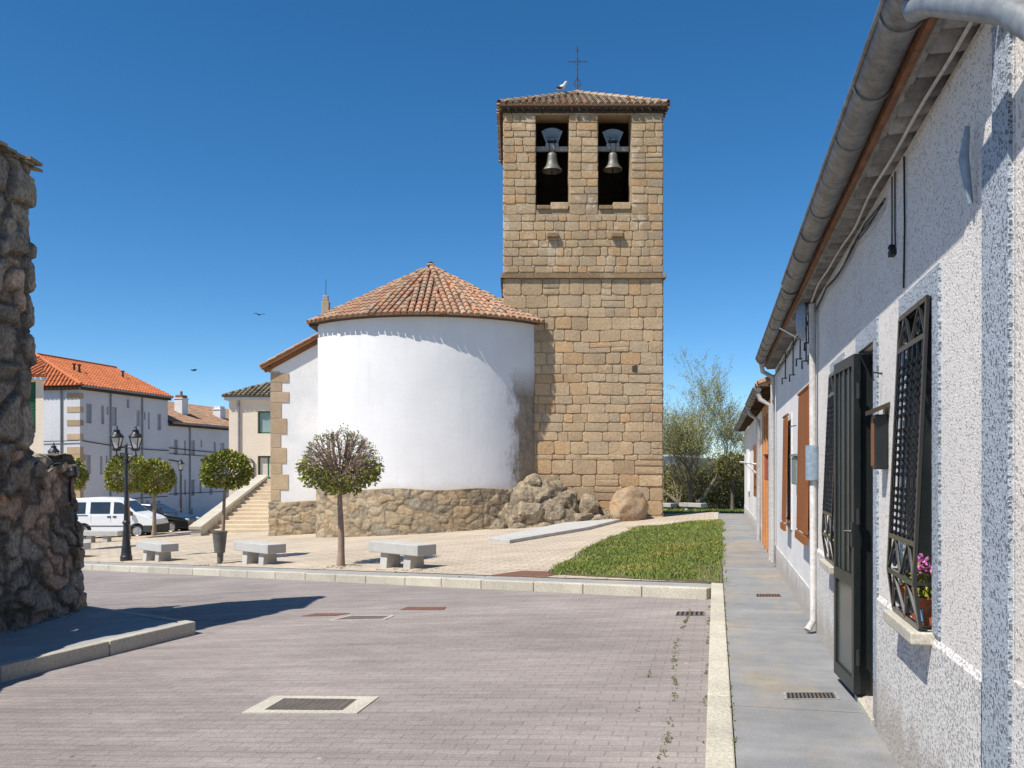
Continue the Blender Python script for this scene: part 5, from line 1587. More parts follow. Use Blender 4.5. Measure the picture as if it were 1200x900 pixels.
vprof = [(.05, .26), (.0, .42), (.0, .95), (.05, 1.45), (.13, 1.70), (.28, 1.79), (.9, 1.825), (1.7, 1.82), (2.2, 1.775), (2.50, 1.69), (3.12, 1.17), (3.28, 1.09), (3.72, .96), (3.92, .83), (4.02, .62), (4.04, .36), (3.98, .26)]
def van_extra(r, wd):
    end_glass(r, 'windscreen', (3.10, 1.185), (2.54, 1.655), .74, .66, M['car_glass'], .006)
    m = MB(); m.box(3.62, 4.075, -.84, .84, .24, .60); m.box(3.5, 3.9, -.86, -.80, .26, .58); m.box(3.5, 3.9, .80, .86, .26, .58)
    part('front_bumper', m, M['car_trim'], r, bv=.05)
    m = MB(); m.box(-.05, .22, -.82, .82, .26, .55); part('rear_bumper', m, M['car_trim'], r, bv=.05)
    for s in (-1, 1):
        m = MB(); m.ball((3.88, s * .62, .78), .16, 12, sq=(.75, 1.15, .8)); part('headlight', m, M['lamp_clear'], r, sm=60)
        m = MB(); m.ball((3.80, s * .77, .79), .085, 10, sq=(1.2, .7, 1.3)); part('turn_signal', m, M['lamp_amber'], r, sm=60)
        m = MB(); m.box(.55, 3.15, s * .838 - .012, s * .838 + .012, .52, .565) if s < 0 else m.box(1.1, 2.9, s * .838 - .012, s * .838 + .012, .52, .565)
        part('side_strip', m, M['car_trim'], r)
        m = MB(); m.box(.22, .98, s * .836 - .01, s * .836 + .01, 1.0, 1.04); m.box(1.05, 1.10, s * .838 - .01, s * .838 + .012, 1.78 - .9, 1.0) if False else None
        part('slide_rail', m, M['car_trim'], r)
        for x in (1.86, 2.12):
            m = MB(); m.box(x, x + .16, s * .84 - .02, s * .84 + .02, .93, 1.0); part('door_handle', m, M['car_trim'], r, bv=.01)
        m = MB(); m.box(2.92, 3.06, s * .95 - .07, s * .95 + .07, 1.02, 1.2); m.box(2.98, 3.04, s * .85 - .06, s * .85 + .06, 1.05, 1.1); part('mirror', m, M['car_trim'], r, bv=.03)
        m = MB()
        for x in (1.12, 2.02, 3.0): m.box(x, x + .012, s * .8365 - .003, s * .8365 + .003, .34, 1.02)
        part('door_seam', m, M['car_trim'], r)
        m = MB(); m.box(-.02, .03, s * .72 - .08, s * .72 + .08, .85, 1.3); part('tail_light', m, M['lamp_amber'], r)
    end_glass(r, 'rear_window', (.07, 1.48), (.02, 1.02), .6, .66, M['car_glass'], .008)
vg = [('side_window', [(.18, 1.10), (.86, 1.10), (.86, 1.62), (.30, 1.62), (.22, 1.55)]), ('side_window', [(1.08, 1.10), (1.98, 1.10), (1.98, 1.63), (1.08, 1.63)]),
      ('side_window', [(2.14, 1.10), (2.98, 1.10), (2.95, 1.20), (2.52, 1.58), (2.40, 1.62), (2.14, 1.63)])]
vx, vy = -510 / 1040 * 41.3, 41.3
vz = -2.0
x, y = vx + 2.0, vy; vz = gz(x, y) - .0
vehicle('parked_van', 'small white panel van with dark windows parked on the square', 'van', (vx, vy - .15, vz), R(0), vprof, [.78, 3.22], .31, .84, 1.0, .16, M['car_white'], vg, van_extra)
cprof = [(.06, .24), (.0, .40), (.02, .80), (.10, .98), (.55, 1.20), (1.05, 1.38), (1.6, 1.44), (2.15, 1.40), (2.9, .98), (3.1, .93), (3.75, .80), (4.05, .66), (4.15, .46), (4.12, .24)]
def car_extra(r, wd):
    end_glass(r, 'windscreen', (2.86, 1.0), (2.22, 1.355), .70, .60, M['car_glass'], .008)
    for s in (-1, 1):
        m = MB(); m.ball((3.95, s * .62, .66), .15, 10, sq=(.9, 1.1, .6)); part('headlight', m, M['lamp_clear'], r, sm=60)
        m = MB(); m.box(2.62, 2.76, s * .92 - .07, s * .92 + .07, .92, 1.04); part('mirror', m, M['car_black'], r, bv=.03)
        m = MB(); m.box(1.5, 1.66, s * .855 - .015, s * .855 + .015, .78, .82); part('door_handle', m, M['car_black'], r)
        m = MB(); m.box(1.72, 1.735, s * .8525 - .003, s * .8525 + .003, .32, .9); part('door_seam', m, M['car_trim'], r)
    m = MB(); m.box(4.10, 4.17, -.26, .26, .42, .53); part('number_plate', m, M['white_paint'], r)
    m = MB(); m.box(3.9, 4.16, -.7, .7, .24, .36); part('front_grille', m, M['car_trim'], r)
cg = [('side_window', [(.85, .98), (1.66, .96), (1.66, 1.35), (1.1, 1.30)]), ('side_window', [(1.72, .96), (2.66, .95), (2.15, 1.30), (1.72, 1.35)])]
x, y = -15.62 - 4.15, 44.2
vehicle('parked_car', 'black car parked behind the white van near the stairs', 'car', (x, y, gz(x + 2, y)), R(-4), cprof, [.78, 3.25], .31, .85, .85, .32, M['car_black'], cg, car_extra)

# ------------------------------------------------------------------ ROAD AND PAVEMENT IRONWORK
def plate(label, cat, name, corners, frame_w, mf, mp, slots=None, dzv=-.13):
    p = [G(a, b, dzv) for a, b in corners]
    c = sum(p, Vector()) / 4
    r = thing(name, label, cat, tuple(c), local=True)
    q = [v - c for v in p]
    if frame_w:
        m = MB(); e = [v * (1 + frame_w / v.length) for v in q]; i_ = [v * .99 for v in q]
        for k in range(4):
            a, b, c_, d = e[k], e[(k + 1) % 4], i_[(k + 1) % 4], i_[k]
            m.add([a, b, c_, d] + [v + Vector((0, 0, .008)) for v in (a, b, c_, d)], [(0, 3, 2, 1), (4, 5, 6, 7), (0, 1, 5, 4), (1, 2, 6, 5), (2, 3, 7, 6), (3, 0, 4, 7)])
        part('frame', m, mf, r)
    m = MB(); i_ = [v * .97 for v in q]
    m.add(i_ + [v + Vector((0, 0, .006)) for v in i_], [(3, 2, 1, 0), (4, 5, 6, 7), (0, 1, 5, 4), (1, 2, 6, 5), (2, 3, 7, 6), (3, 0, 4, 7)])
    if frame_w > .1:
        for k in range(1, 12):
            for (a, b2), (d, c2) in (((i_[0], i_[1]), (i_[3], i_[2])), ((i_[0], i_[3]), (i_[1], i_[2]))):
                p0, p1 = a.lerp(b2, k / 12), d.lerp(c2, k / 12)
                m.bar(p0.lerp(p1, .03) + Vector((0, 0, .008)), p0.lerp(p1, .97) + Vector((0, 0, .008)), .016, .005)
    part('cover', m, mp, r)
    if slots:
        m = MB(); n = slots
        for k in range(n):
            f0, f1 = (k + .15) / n, (k + .6) / n
            a, b = i_[0].lerp(i_[1], f0), i_[0].lerp(i_[1], f1); d, c_ = i_[3].lerp(i_[2], f0), i_[3].lerp(i_[2], f1)
            vs = [a.lerp(d, .08), b.lerp(c_, .08), b.lerp(c_, .92), a.lerp(d, .92)]
            m.add([v + Vector((0, 0, .0085)) for v in vs], [(0, 1, 2, 3)])  # dark sheets laid on the cover, standing for the shade inside its openings
        part('slot_shade', m, M['black_rubber'], r)
plate('large square iron manhole cover in a pale concrete surround, nearest in the road', 'manhole', 'manhole_cover', [(309, 833), (402, 833.5), (420, 820), (333, 819)], .16, M['kerb_stone'], M['iron_plate'])
plate('left rusty iron cover of the pair far across the road', 'manhole', 'manhole_cover', [(352, 722.5), (392, 722), (411, 719), (370, 719)], .0, M['kerb_stone'], M['rust_plate'])
plate('worn grey cover close beside the left rusty cover', 'manhole', 'manhole_cover', [(390, 727), (448, 726), (458, 722), (412, 722)], .05, M['kerb_stone'], M['iron_plate'])
plate('rusty iron cover furthest right across the road', 'manhole', 'manhole_cover', [(468, 715), (521, 715), (524, 711.5), (477, 711.5)], .0, M['kerb_stone'], M['rust_plate'])
plate('small iron drain beside the kerb corner near the lawn', 'drain', 'drain_cover', [(791, 722), (826, 722), (826, 717), (793, 717)], .0, M['kerb_stone'], M['iron_plate'], 6)
plate('dark slotted grate in the pavement nearest the open door', 'drain', 'drain_grate', [(922, 820), (981, 820), (977, 812.5), (921, 812.5)], .02, M['slab_grey'], M['iron_plate'], 12, 0)
plate('brown slotted grate in the pavement farther along by the downpipe', 'drain', 'drain_grate', [(886, 699.5), (916, 699.5), (914, 696.5), (886, 696.5)], .0, M['slab_grey'], M['rust_plate'], 8, 0)
ms = MB()
def moss_clump(x, y, z, r):
    for i in range(int(26 * r / .05)):
        a = rnd.uniform(0, 6.28); q = rnd.random() ** .5 * r
        leaf_quad(ms, (x + math.cos(a) * q * .5, y + math.sin(a) * q * 1.5, z + rnd.uniform(0, .005)), .013, (rnd.uniform(.6, 1.5),) * 3)
for k in range(210):
    t = rnd.uniform(4.2, 11.0); s = -.32 + rnd.gauss(0, .012) + .04 * math.sin(t * 1.3)
    if noise.noise(Vector((t * 1.7, 0, 0))) < -.12: continue
    p = S2W(s, t); moss_clump(p.x, p.y, zs_(s) - .13, rnd.uniform(.008, .028))
for k in range(110):
    t = rnd.uniform(4.0, 11.3); s = -.066 + rnd.gauss(0, .006)
    if noise.noise(Vector((t * 1.1, 5, 0))) < -.05: continue
    p = S2W(s, t); moss_clump(p.x, p.y, zs_(s) - .13, rnd.uniform(.01, .03))
for k in range(160):
    t = rnd.uniform(3.6, 14); s = .104 + rnd.gauss(0, .004)
    if noise.noise(Vector((t * 1.4, 9, 0))) < -.1: continue
    p = S2W(s, t); moss_clump(p.x, p.y, .0, rnd.uniform(.008, .018))
for k in range(40):
    t = rnd.uniform(6, 8.6); s = -.52 + rnd.gauss(0, .01)
    if noise.noise(Vector((t * 2.4, 19, 0))) < .05: continue
    p = S2W(s, t); moss_clump(p.x, p.y, zs_(s) - .13, rnd.uniform(.01, .022))
for px, py, n in ((258, 661, 26), (399, 664, 40), (148, 658, 14), (455, 668, 12), (492, 668.5, 16), (560, 676, 8)):
    c0 = G(px, py)
    for k in range(n):
        x, y = c0.x + rnd.gauss(0, .28), c0.y + rnd.gauss(0, .16)
        moss_clump(x, y, gz(x, y), rnd.uniform(.02, .06))
for k in range(170):
    y = rnd.uniform(4.6, 12.9); x = -6.16 + rnd.gauss(.03, .05)
    if noise.noise(Vector((y * 1.6, 3, 8))) < -.1: continue
    moss_clump(x, y, zl(x, y), rnd.uniform(.015, .05))
single('moss', ms, M['moss'], 'small tufts of moss and weeds in the joints along the kerb', 'weeds', kind='stuff')

# ------------------------------------------------------------------ HOUSE ROW on the right (street frame: s across, t along, z up)
WS = .92
def Pw(t, z, d): return (WS + d, t, z)
def house(label, t0, t1, zt, openings, wall_m, roof_pal=pal_old, name='row_house', depth=6.0, reveal=.2):
    h = thing(name, label, 'house', (WS, (t0 + t1) / 2, 0), 'S', group='houses along the pavement')
    m = MB(); wall_rect(m, t0, t1, -.3, zt, openings, Pw, reveal)
    s1 = WS + depth
    for tt in (t0 + .002, t1 - .002): m.add([(WS, tt, -.3), (s1, tt, -.3), (s1, tt, zt), ((WS + s1) / 2, tt, zt + 1.15), (WS, tt, zt)], [(0, 1, 2, 3, 4)])
    m.add([(s1, t0, -.3), (s1, t1, -.3), (s1, t1, zt), (s1, t0, zt)], [(0, 1, 2, 3)])
    part('wall', m, wall_m, h)
    rf = MB(); sm_ = (WS + s1) / 2
    tile_roof(rf, [(.73, t0 + .01, zt + .15), (.73, t1 + .06, zt + .15), (sm_, t1 + .06, zt + 1.38), (sm_, t0 + .01, zt + 1.38)], roof_pal, .2, .36, .085, .068, 6)
    tile_roof(rf, [(s1 + .2, t1 + .06, zt + .15), (s1 + .2, t0 + .01, zt + .15), (sm_, t0 + .01, zt + 1.38), (sm_, t1 + .06, zt + 1.38)], roof_pal, .2, .36, .085, .068, 6)
    part('roof', rf, M['tile'], h)
    # behind every opening a dark room
    for i, o_ in enumerate(openings):
        pass
    return h
def eave(h, t0, t1, zt, under=True, brick=True, rafters=False):
    m = MB()
    if under:
        n = int((t1 - t0) / .2)
        for i in range(n):
            t = t0 + (i + .5) * (t1 - t0) / n; j = rnd.uniform(.6, 1.15)
            m.tube([(.985, t, zt + .10), (.875, t + rnd.uniform(-.008, .008), zt + .065), (.79, t + rnd.uniform(-.01, .01), zt + .062)], [.085, .080, .076], 9, (j, j, j))
        m.box(.80, .99, t0 + .01, t1 - .01, zt + .06, zt + .16, (.45, .45, .44))
        j = 1.25
        m.box(.775, .80, t0 + .01, t1 - .01, zt + .02, zt + .13, (.95, .94, .9))
    if rafters:
        m.box(.70, WS + .05, t0, t1, zt + .10, zt + .13, (.5, .35, .22))
        n = int((t1 - t0) / .5)
        for i in range(n):
            t = t0 + (i + .5) * (t1 - t0) / n
            m.box(.71, WS - .002, t - .04, t + .04, zt + .01, zt + .098, (.45, .3, .2))
    part('eave', m, M['eave_mortar'], h, sm=40)
    if brick:
        m = MB(); m.box(.748, .774, t0 + .01, t1 - .01, zt + .035, zt + .15); part('brick_course', m, M['brick_strip'], h)
def gutter(h, t0, t1, z, r=.078, s=.672, mat_='gutter_zinc', far_cap=True):
    m = MB(); n = 12; k = max(2, int((t1 - t0) / .5))
    base = len(m.v)
    for i in range(k + 1):
        t = t0 + (t1 - t0) * i / k; dz = .006 * math.sin(t * 2.1)
        for q in (r, r - .006):
            for a in range(n + 1):
                an = math.pi + math.pi * a / n
                m.v.append((s + q * math.cos(an), t, z + dz + q * math.sin(an)))
    w_ = 2 * (n + 1)
    for i in range(k):
        for a in range(n):
            for o in (0, n + 1):
                b0 = base + i * w_ + o + a
                m.f.append((b0, b0 + 1, b0 + w_ + 1, b0 + w_)); m.t.append((1, 1, 1)); m.m.append(0)
    m.tube([(s - r - .003, t0, z + .003), (s - r - .003, t1, z + .003)], .0115, 7)
    m.tube([(s + r + .001, t0, z + .003), (s + r + .001, t1, z + .003)], .006, 6)
    g_ = part('gutter', m, M[mat_], h, sm=50)
    m = MB()
    for t in (t0 + .002, t1 - .002):
        m.add([(s + (r - .002) * math.cos(math.pi + math.pi * a / n), t, z + (r - .002) * math.sin(math.pi + math.pi * a / n)) for a in range(n + 1)], [tuple(range(n + 1))])
    part('end_cap', m, M[mat_], g_)
    t = t0 + .25
    while t < t1:
        m = MB(); m.tube([(s + (r + .004) * math.cos(math.pi + math.pi * a / 12), t, z + (r + .004) * math.sin(math.pi + math.pi * a / 12)) for a in range(13)] + [(s + r + .05, t, z + .02)], .0055, 6)
        part('bracket', m, M['iron_black' if False else mat_], g_); t += .62
    return g_
def surround(h, t0, t1, z0, z1, w_, m_, bottom=False, near=True, far=True):
    m = MB(); a, b = WS - .013, WS + .01
    m.box(a, b, t0 - w_, t1 + w_, z1, z1 + w_)
    m.box(a, b, t0 - w_, t0, z0, z1 - .001); m.box(a, b, t1, t1 + w_, z0, z1 - .001)
    if bottom: m.box(a, b, t0 - w_, t1 + w_, z0 - w_, z0 - .001)
    # plastered reveals
    part('window_surround', m, m_, h)
def grille(h, t0, t1, zt, zb, fine=True):
    zm = zb + .19
    f = lambda z: .892 + (.838 - .892) * (zt - z) / (zt - zm) if z >= zm else .838 + (.862 - .838) * (zm - z) / (zm - zb)
    m = MB()
    pt = lambda t, z, o=0: (f(z) + o, t, z)
    B = .024
    for t in (t0, t1):
        m.bar(pt(t, zt), pt(t, zm), .014, B * 1.2, (0, 1, 0)); m.bar(pt(t, zm), pt(t, zb), .014, B * 1.2, (0, 1, 0))
    for z in (zt, zt - .16, zm + .17, zm, zb):
        m.bar(pt(t0, z), pt(t1, z), .014, B, (0, 0, 1))
    for z in (zt, zm, zb):
        for t in (t0, t1): m.bar(pt(t, z), (WS + .02, t, z), .02, .012)
    m.bar((WS, t0, zb + .005), (f(zb), t0, zb + .005), .02, .012)
    nb = 6
    for i in range(nb):
        t = t0 + (t1 - t0) * (i + .5) / nb
        m.tube([pt(t, zt - .16), pt(t, zm + .17)], .0055, 5)
        if fine:
            for z0_, z1_ in ((.30, .50), (.56, .74), (.80, .98)):
                za = zt - .16 - (zt - zm - .33) * (z1_ - .22) / .78; zb_ = zt - .16 - (zt - zm - .33) * (z0_ - .22) / .78
                n = 7
                for k in range(n):
                    z = za + (zb_ - za) * k / (n - 1)
                    m.ball(pt(t, z, -.004), .0115, 6)
    for za, zb_ in ((zt - .16, zt), (zm, zm + .17), (zb, zm)):
        for k in range(2):
            ta, tb = t0 + (t1 - t0) * k / 2, t0 + (t1 - t0) * (k + 1) / 2
            m.tube([pt(ta, za), pt((ta + tb) / 2, zb_), pt(tb, za)], .009, 5)
            c = (ta + tb) / 2; zc = (za + zb_) / 2 - .015; rr_ = .036
            m.tube([pt(c + rr_ * math.cos(a), zc + rr_ * math.sin(a)) for a in [q * .6283 for q in range(11)]], .007, 5)
    return part('window_grille', m, M['iron_grille'], h)
def win_unit(h, t0, t1, z0, z1, blind_to, fm, curtain=True, d=.15, dark_jamb=False, cw=1.0):
    m = MB(); e = .002
    for a, b, c_, q in ((t0 + e, t0 + .05, z0 + e, z1 - e), (t1 - .05, t1 - e, z0 + e, z1 - e), (t0 + .051, t1 - .051, z1 - .05, z1 - e), (t0 + .051, t1 - .051, z0 + e, z0 + .05)):
        m.box(WS + d - .03, WS + d + .02, a, b, c_, q)
    f_ = part('window', m, fm, h)
    if dark_jamb:
        m = MB(); m.box(WS + .004, WS + d - .031, t1 - .014, t1 - .002, z0 + .002, z1 - .002); m.box(WS + .004, WS + d - .031, t0 + .002, t0 + .014, z0 + .002, z1 - .002); m.box(WS + .004, WS + d - .031, t0 + .0145, t1 - .0145, z1 - .014, z1 - .002); part('dark_jamb', m, M['door_green'], f_)  # dark sheets added over the reveals to darken the opening behind the grille
    m = MB(); m.box(WS + d, WS + d + .006, t0 + .05, t1 - .05, z0 + .05, z1 - .05); part('pane', m, M['window_glass'], f_)
    if blind_to < z1:
        m = MB(); n = int((z1 - blind_to) / .045)
        for i in range(n): m.box(WS + d - .025, WS + d - .004, t0 + .052, t1 - .052, z1 - .05 - (i + 1) * .045 + .004, z1 - .05 - i * .045)
        part('roller_blind', m, M['blind_grey'], f_)
    if curtain:
        m = MB(); n = 14
        for i in range(int(n * cw)):
            ta = t0 + .055 + (t1 - t0 - .11) * i / n; tb = t0 + .055 + (t1 - t0 - .11) * (i + 1) / n; o = .006 * (i % 2)
            m.box(WS + d - .012 - o, WS + d - .003, ta, tb, z0 + .06, z1 - .06 if blind_to >= z1 else blind_to + .02)
        part('curtain', m, M['curtain'], f_)
    return f_

# -- nearest house (cream render), mostly outside the picture
hN = house('cream rendered house at the right edge with rough pebbled wall', -4.0, 3.075, 3.30, [], M['stucco_cream'])
eave(hN, -4.0, 3.07, 3.30)
m = MB(); m.box(WS - .014, WS + .01, -3.9, 3.06, 0, .84); part('dado', m, M['stucco_dado'], hN)

# -- first house: speckled render, door and two grilled windows
W1, DR, W2 = (4.12, 4.72, .80, 2.25), (5.58, 6.13, .04, 2.26), (6.93, 7.50, .78, 2.25)
h1 = house('speckled white house with open dark green door and black window grilles', 3.08, 8.62, 3.08, [W1, DR, W2], M['stucco_white'])
eave(h1, 3.1, 8.62, 3.08)
gutter(h1, 3.25, 8.42, 3.185)
m = MB()
for a, b in ((3.386, 5.44), (6.27, 8.60)):
    m.add([(WS - .016, a, 0), (WS - .016, b, 0), (WS - .016, b, .755), (WS - .016, a, .755), (WS + .004, b, .785), (WS + .004, a, .785)], [(0, 1, 2, 3), (3, 2, 4, 5)])
part('dado', m, M['stucco_dado'], h1)
m = MB(); m.box(WS - .014, WS + .01, 3.10, 3.385, 0, 2.62); m.box(WS - .0135, WS + .01, 3.10, 3.27, 2.621, 3.08); part('painted_band', m, M['stucco_blue'], h1)
surround(h1, *W1, .11, M['stucco_blue']); surround(h1, *W2, .10, M['stucco_blue']); surround(h1, DR[0], DR[1], 0, DR[3], .12, M['stucco_blue'])
grille(h1, 4.13, 4.71, 2.24, .815); grille(h1, 6.94, 7.49, 2.24, .80)
for w_, lab in ((W1, 'nearest'), (W2, 'far')):
    win_unit(h1, *w_, 1.62, M['white_paint'], dark_jamb=True, cw=.3)
    m = MB(); m.box(.818, WS + .16, w_[0] - .02, w_[1] + .03, w_[2] - .055, w_[2] - .001); part('sill', m, M['kerb_stone'], h1, bv=.006)
# inner room and door
m = MB(); m.box(WS + .19, WS + .20, DR[0] + .002, DR[1] - .002, DR[2], DR[3]); part('inner_door', m, M['door_green'], h1)
m = MB(); m.box(WS - .03, WS + .2, DR[0] - .04, DR[1] + .04, -.05, .036); part('threshold', m, M['kerb_stone'], h1, bv=.006)
m = MB()
a0, b0 = Vector((.885, 6.03, 0)), Vector((.842, 6.66, 0))
dl = (b0 - a0).normalized(); nl = Vector((dl.y, -dl.x, 0)); LW = (b0 - a0).length
def lf(u0, u1, z0, z1, th, mbx, off=0):
    c = a0 + dl * (u0 + u1) / 2 + nl * off; mbx.obox((c.x, c.y, (z0 + z1) / 2), dl * (u1 - u0) / 2, nl * th / 2, (0, 0, (z1 - z0) / 2))
for u0, u1, z0, z1 in ((0, .06, .06, 2.24), (LW - .06, LW, .06, 2.24), (.0605, LW - .0605, 2.17, 2.24), (.0605, LW - .0605, .06, .15), (.0605, LW - .0605, .74, .82)): lf(u0, u1, z0, z1, .042, m)
lf(LW / 2 - .02, LW / 2 + .02, .821, 2.169, .034, m); lf(LW / 4, LW / 4 + .02, .821, 2.169, .03, m); lf(LW * .75 - .02, LW * .75, .821, 2.169, .03, m)
lfp = part('door', m, M['door_green'], h1)
m = MB(); lf(.06, LW - .06, .15, .74, .012, m); lf(.06, LW - .06, .82, 2.17, .012, m); part('door_glass', m, M['door_glass'], lfp)
m = MB(); lf(.008, .045, 1.0, 1.16, .062, m); m.tube([a0 + Vector((-.03, .03, 1.1)), a0 + Vector((-.07, .05, 1.1)), a0 + Vector((-.07, .13, 1.1))], .009, 6); part('handle', m, M['iron_black'], lfp)
m = MB()
for z in (.3, 1.2, 2.0): m.tube([(WS - .03, 6.00, z - .05), (WS - .03, 6.00, z + .05)], .014, 8)
part('hinge', m, M['iron_black'], lfp)
m = MB(); m.box(WS - .035, WS + .19, 6.085, 6.128, .04, 2.24); m.box(WS + .05, WS + .19, DR[0] + .002, DR[0] + .04, .04, 2.24); m.box(WS + .05, WS + .19, DR[0] + .041, 6.084, 2.19, 2.24); part('door_frame', m, M['door_green'], h1)
# letter box with hood
m = MB(); m.box(.85, WS - .001, 5.16, 5.28, 1.50, 1.80); lb = part('letter_box', m, M['door_green'], h1, bv=.008)
m = MB(); m.add([(.825, 5.12, 1.80), (.825, 5.32, 1.80), (WS, 5.32, 1.84), (WS, 5.12, 1.84), (.825, 5.12, 1.825), (.825, 5.32, 1.825), (WS, 5.32, 1.865), (WS, 5.12, 1.865)], [(0, 3, 2, 1), (4, 5, 6, 7), (0, 1, 5, 4), (1, 2, 6, 5), (2, 3, 7, 6), (3, 0, 4, 7)]); part('hood', m, M['wood_dark'], lb)
m = MB(); m.box(.844, .849, 5.18, 5.26, 1.52, 1.78); part('flap', m, M['wood_brown'], lb)
# pipe from the gutter down the near house, cable runs and small fittings
m = MB(); m.tube([(.672, 3.34, 3.17), (.675, 3.30, 3.09), (.70, 3.18, 3.05), (.82, 2.82, 2.83), (.862, 2.68, 2.70), (.868, 2.60, 2.55), (.868, 2.58, .12)], .043, 14); part('downpipe', m, M['grey_pipe'], h1, sm=60)
m = MB(); pts_ = [(.86 + .012 * math.sin(t * 2.2), t, 3.072 - .03 * abs(math.sin(t * .9)) + .01 * math.sin(t * 5)) for t in [3.3 + .15 * i for i in range(36)]]; m.tube(pts_, .008, 6); part('cable', m, M['cable_white'], h1)
m = MB()
for k in range(3): m.tube([(WS - .012 - .01 * k, t, 3.03 - .02 * k - .05 * abs(math.sin(t * (1.6 + .3 * k) + k))) for t in [5.2 + .12 * i for i in range(30)]], .005, 5)
m.tube([(WS - .008, 4.95, 3.05), (WS - .008, 4.95, 2.75), (WS - .01, 4.93, 2.66)], .004, 5); m.tube([(WS - .008, 5.03, 3.05), (WS - .008, 5.03, 2.68)], .004, 5); m.box(WS - .03, WS, 4.95, 5.02, 2.62, 2.65)
m.tube([(WS - .008, 4.72, 3.05), (WS - .009, 4.70, 2.7), (WS - .008, 4.73, 2.40)], .005, 5)
m.ball((WS - .02, 4.97, 2.66), .02, 6); m.tube([(WS, 5.35, 2.04), (WS - .05, 5.35, 2.05), (WS - .05, 5.35, 2.0)], .006, 5)
part('cable', m, M['cable_black'], h1)
m = MB(); m.tube([(WS - .03, 3.50, 2.74), (WS - .045, 3.49, 2.62), (WS - .02, 3.50, 2.46)], [.008, .018, .010], 8); part('conduit', m, M['collar_blue'], h1, sm=60)
m = MB(); m.tube([(WS - .05, 8.56, 3.02), (WS - .04, 8.56, .12), (WS - .10, 8.50, .03)], .032, 12); dpp = part('downpipe', m, M['white_pipe'], h1, sm=60)
m = MB(); m.tube([(WS - .05, 8.56, 1.40), (WS - .05, 8.56, 1.72)], .062, 12); part('collar', m, M['collar_blue'], dpp, sm=60)
# flower pots and flowers on the sills
def pot(label, t, z, s, r_, flower, blue=False):
    o = thing('flower_pot', label, 'flower pot', (s, t, z), 'S', local=True, group='flower pots on the window sills')
    m = MB(); m.lathe([(.01, 0), (r_ * .72, 0), (r_ * .95, .10), (r_ * 1.08, .105), (r_ * 1.08, .135), (r_ * .94, .135), (r_ * .9, .11), (.01, .11)], (0, 0, 0), 20); pp = part('pot', m, M['terracotta'], o, sm=40)
    if blue:
        m = MB(); m.lathe([(r_ * .80, .03), (r_ * .94, .085)], (-.002, 0, 0), 20)
        m.f = m.f[9:13]; m.t = m.t[9:13]; m.m = m.m[9:13]
        m.v = [(x * 1.015, y * 1.015, q) for x, y, q in m.v]
        part('glaze_patch', m, M['pot_blue'], pp)
    m = MB()
    for i in range(90):
        a = rnd.uniform(0, 6.28); q = rnd.uniform(0, r_ * .9); leaf_quad(m, (math.cos(a) * q, math.sin(a) * q, .11 + rnd.uniform(0, .07 if not flower else .14)), .035, tint_leaf())
    for i in range(6): m.tube([(0, 0, .1), (rnd.uniform(-.04, .04), rnd.uniform(-.04, .04), .24)], .003, 4)
    part('leaves', m, M['leaf'], o)
    if flower:
        m = MB()
        for c_ in ((-.02, .0, .27), (.01, .05, .25), (-.01, -.04, .245)):
            for i in range(46): leaf_quad(m, (c_[0] + rnd.gauss(0, .015), c_[1] + rnd.gauss(0, .018), c_[2] + rnd.gauss(0, .014)), .022, (rnd.uniform(.8, 1.3),) * 3)
        part('flowers', m, M['petal_pink'], o)
pot('terracotta pot with a blue patch at the near end of the nearest window', 4.26, .80, .935, .078, False, True)
pot('terracotta pot with pink flowers on the nearest window sill', 4.45, .80, .95, .075, True)
pot('terracotta pot of low leaves at the far end of the nearest window', 4.62, .80, .94, .07, False)
pot('terracotta pot behind the grille of the farther window, beside the door', 7.08, .78, .935, .075, False)
pot('terracotta pot in the farther window, away from the door', 7.28, .78, .945, .075, False)

# -- second house: smooth white, rolled orange blinds
B1, B2 = (8.85, 9.80, .90, 2.22), (11.45, 11.95, .86, 2.10)
h2 = house('smooth white house with two orange brown hanging blinds', 8.63, 14.6, 3.08, [B1, B2], M['plaster_smooth'])
eave(h2, 8.63, 14.55, 3.08)
gutter(h2, 8.44, 13.9, 3.165, .072, .672)
m = MB(); m.box(WS - .012, WS + .01, 8.64, 14.58, 0, .32); part('dado', m, M['stucco_dado'], h2)
for b_ in (B1, B2):
    win_unit(h2, *b_, b_[3], M['white_paint'])
    surround(h2, *b_, .10, M['white_paint'], True)
    m = MB(); n = 26
    zt_, zb2 = b_[3] + .04, b_[2] - .02
    for i in range(n):
        za, zc_ = zb2 + (zt_ - zb2) * i / n, zb2 + (zt_ - zb2) * (i + 1) / n
        sx = .845 + .02 * (i / n)
        m.box(sx - .008, sx + .008, b_[0] - .06, b_[1] + .03, za + .0008, zc_)
    bl = part('blind', m, M['shutter_orange'], h2)
    m = MB(); m.tube([(.865, b_[0] - .08, zt_ + .03), (.865, b_[1] + .05, zt_ + .03)], .018, 10); part('blind_roll', m, M['shutter_orange'], bl)
    m = MB(); m.bar((WS, b_[0] - .03, zb2 + .05), (.82, b_[0] - .03, zb2 - .05), .015, .015); m.bar((WS, b_[1], zb2 + .05), (.82, b_[1], zb2 - .05), .015, .015)
    m.box(.82, .85, b_[0] - .06, b_[1] + .03, zb2 - .10, zb2 - .02)
    part('bottom_rail', m, M['shutter_orange'], bl)
m = MB(); m.box(.86, WS - .001, 10.15, 10.75, 1.33, 1.64); mb2 = part('meter_box', m, M['box_green'], h2, bv=.01)
m = MB(); m.box(.845, WS, 10.12, 10.78, 1.645, 1.67); part('hood', m, M['box_green'], mb2)
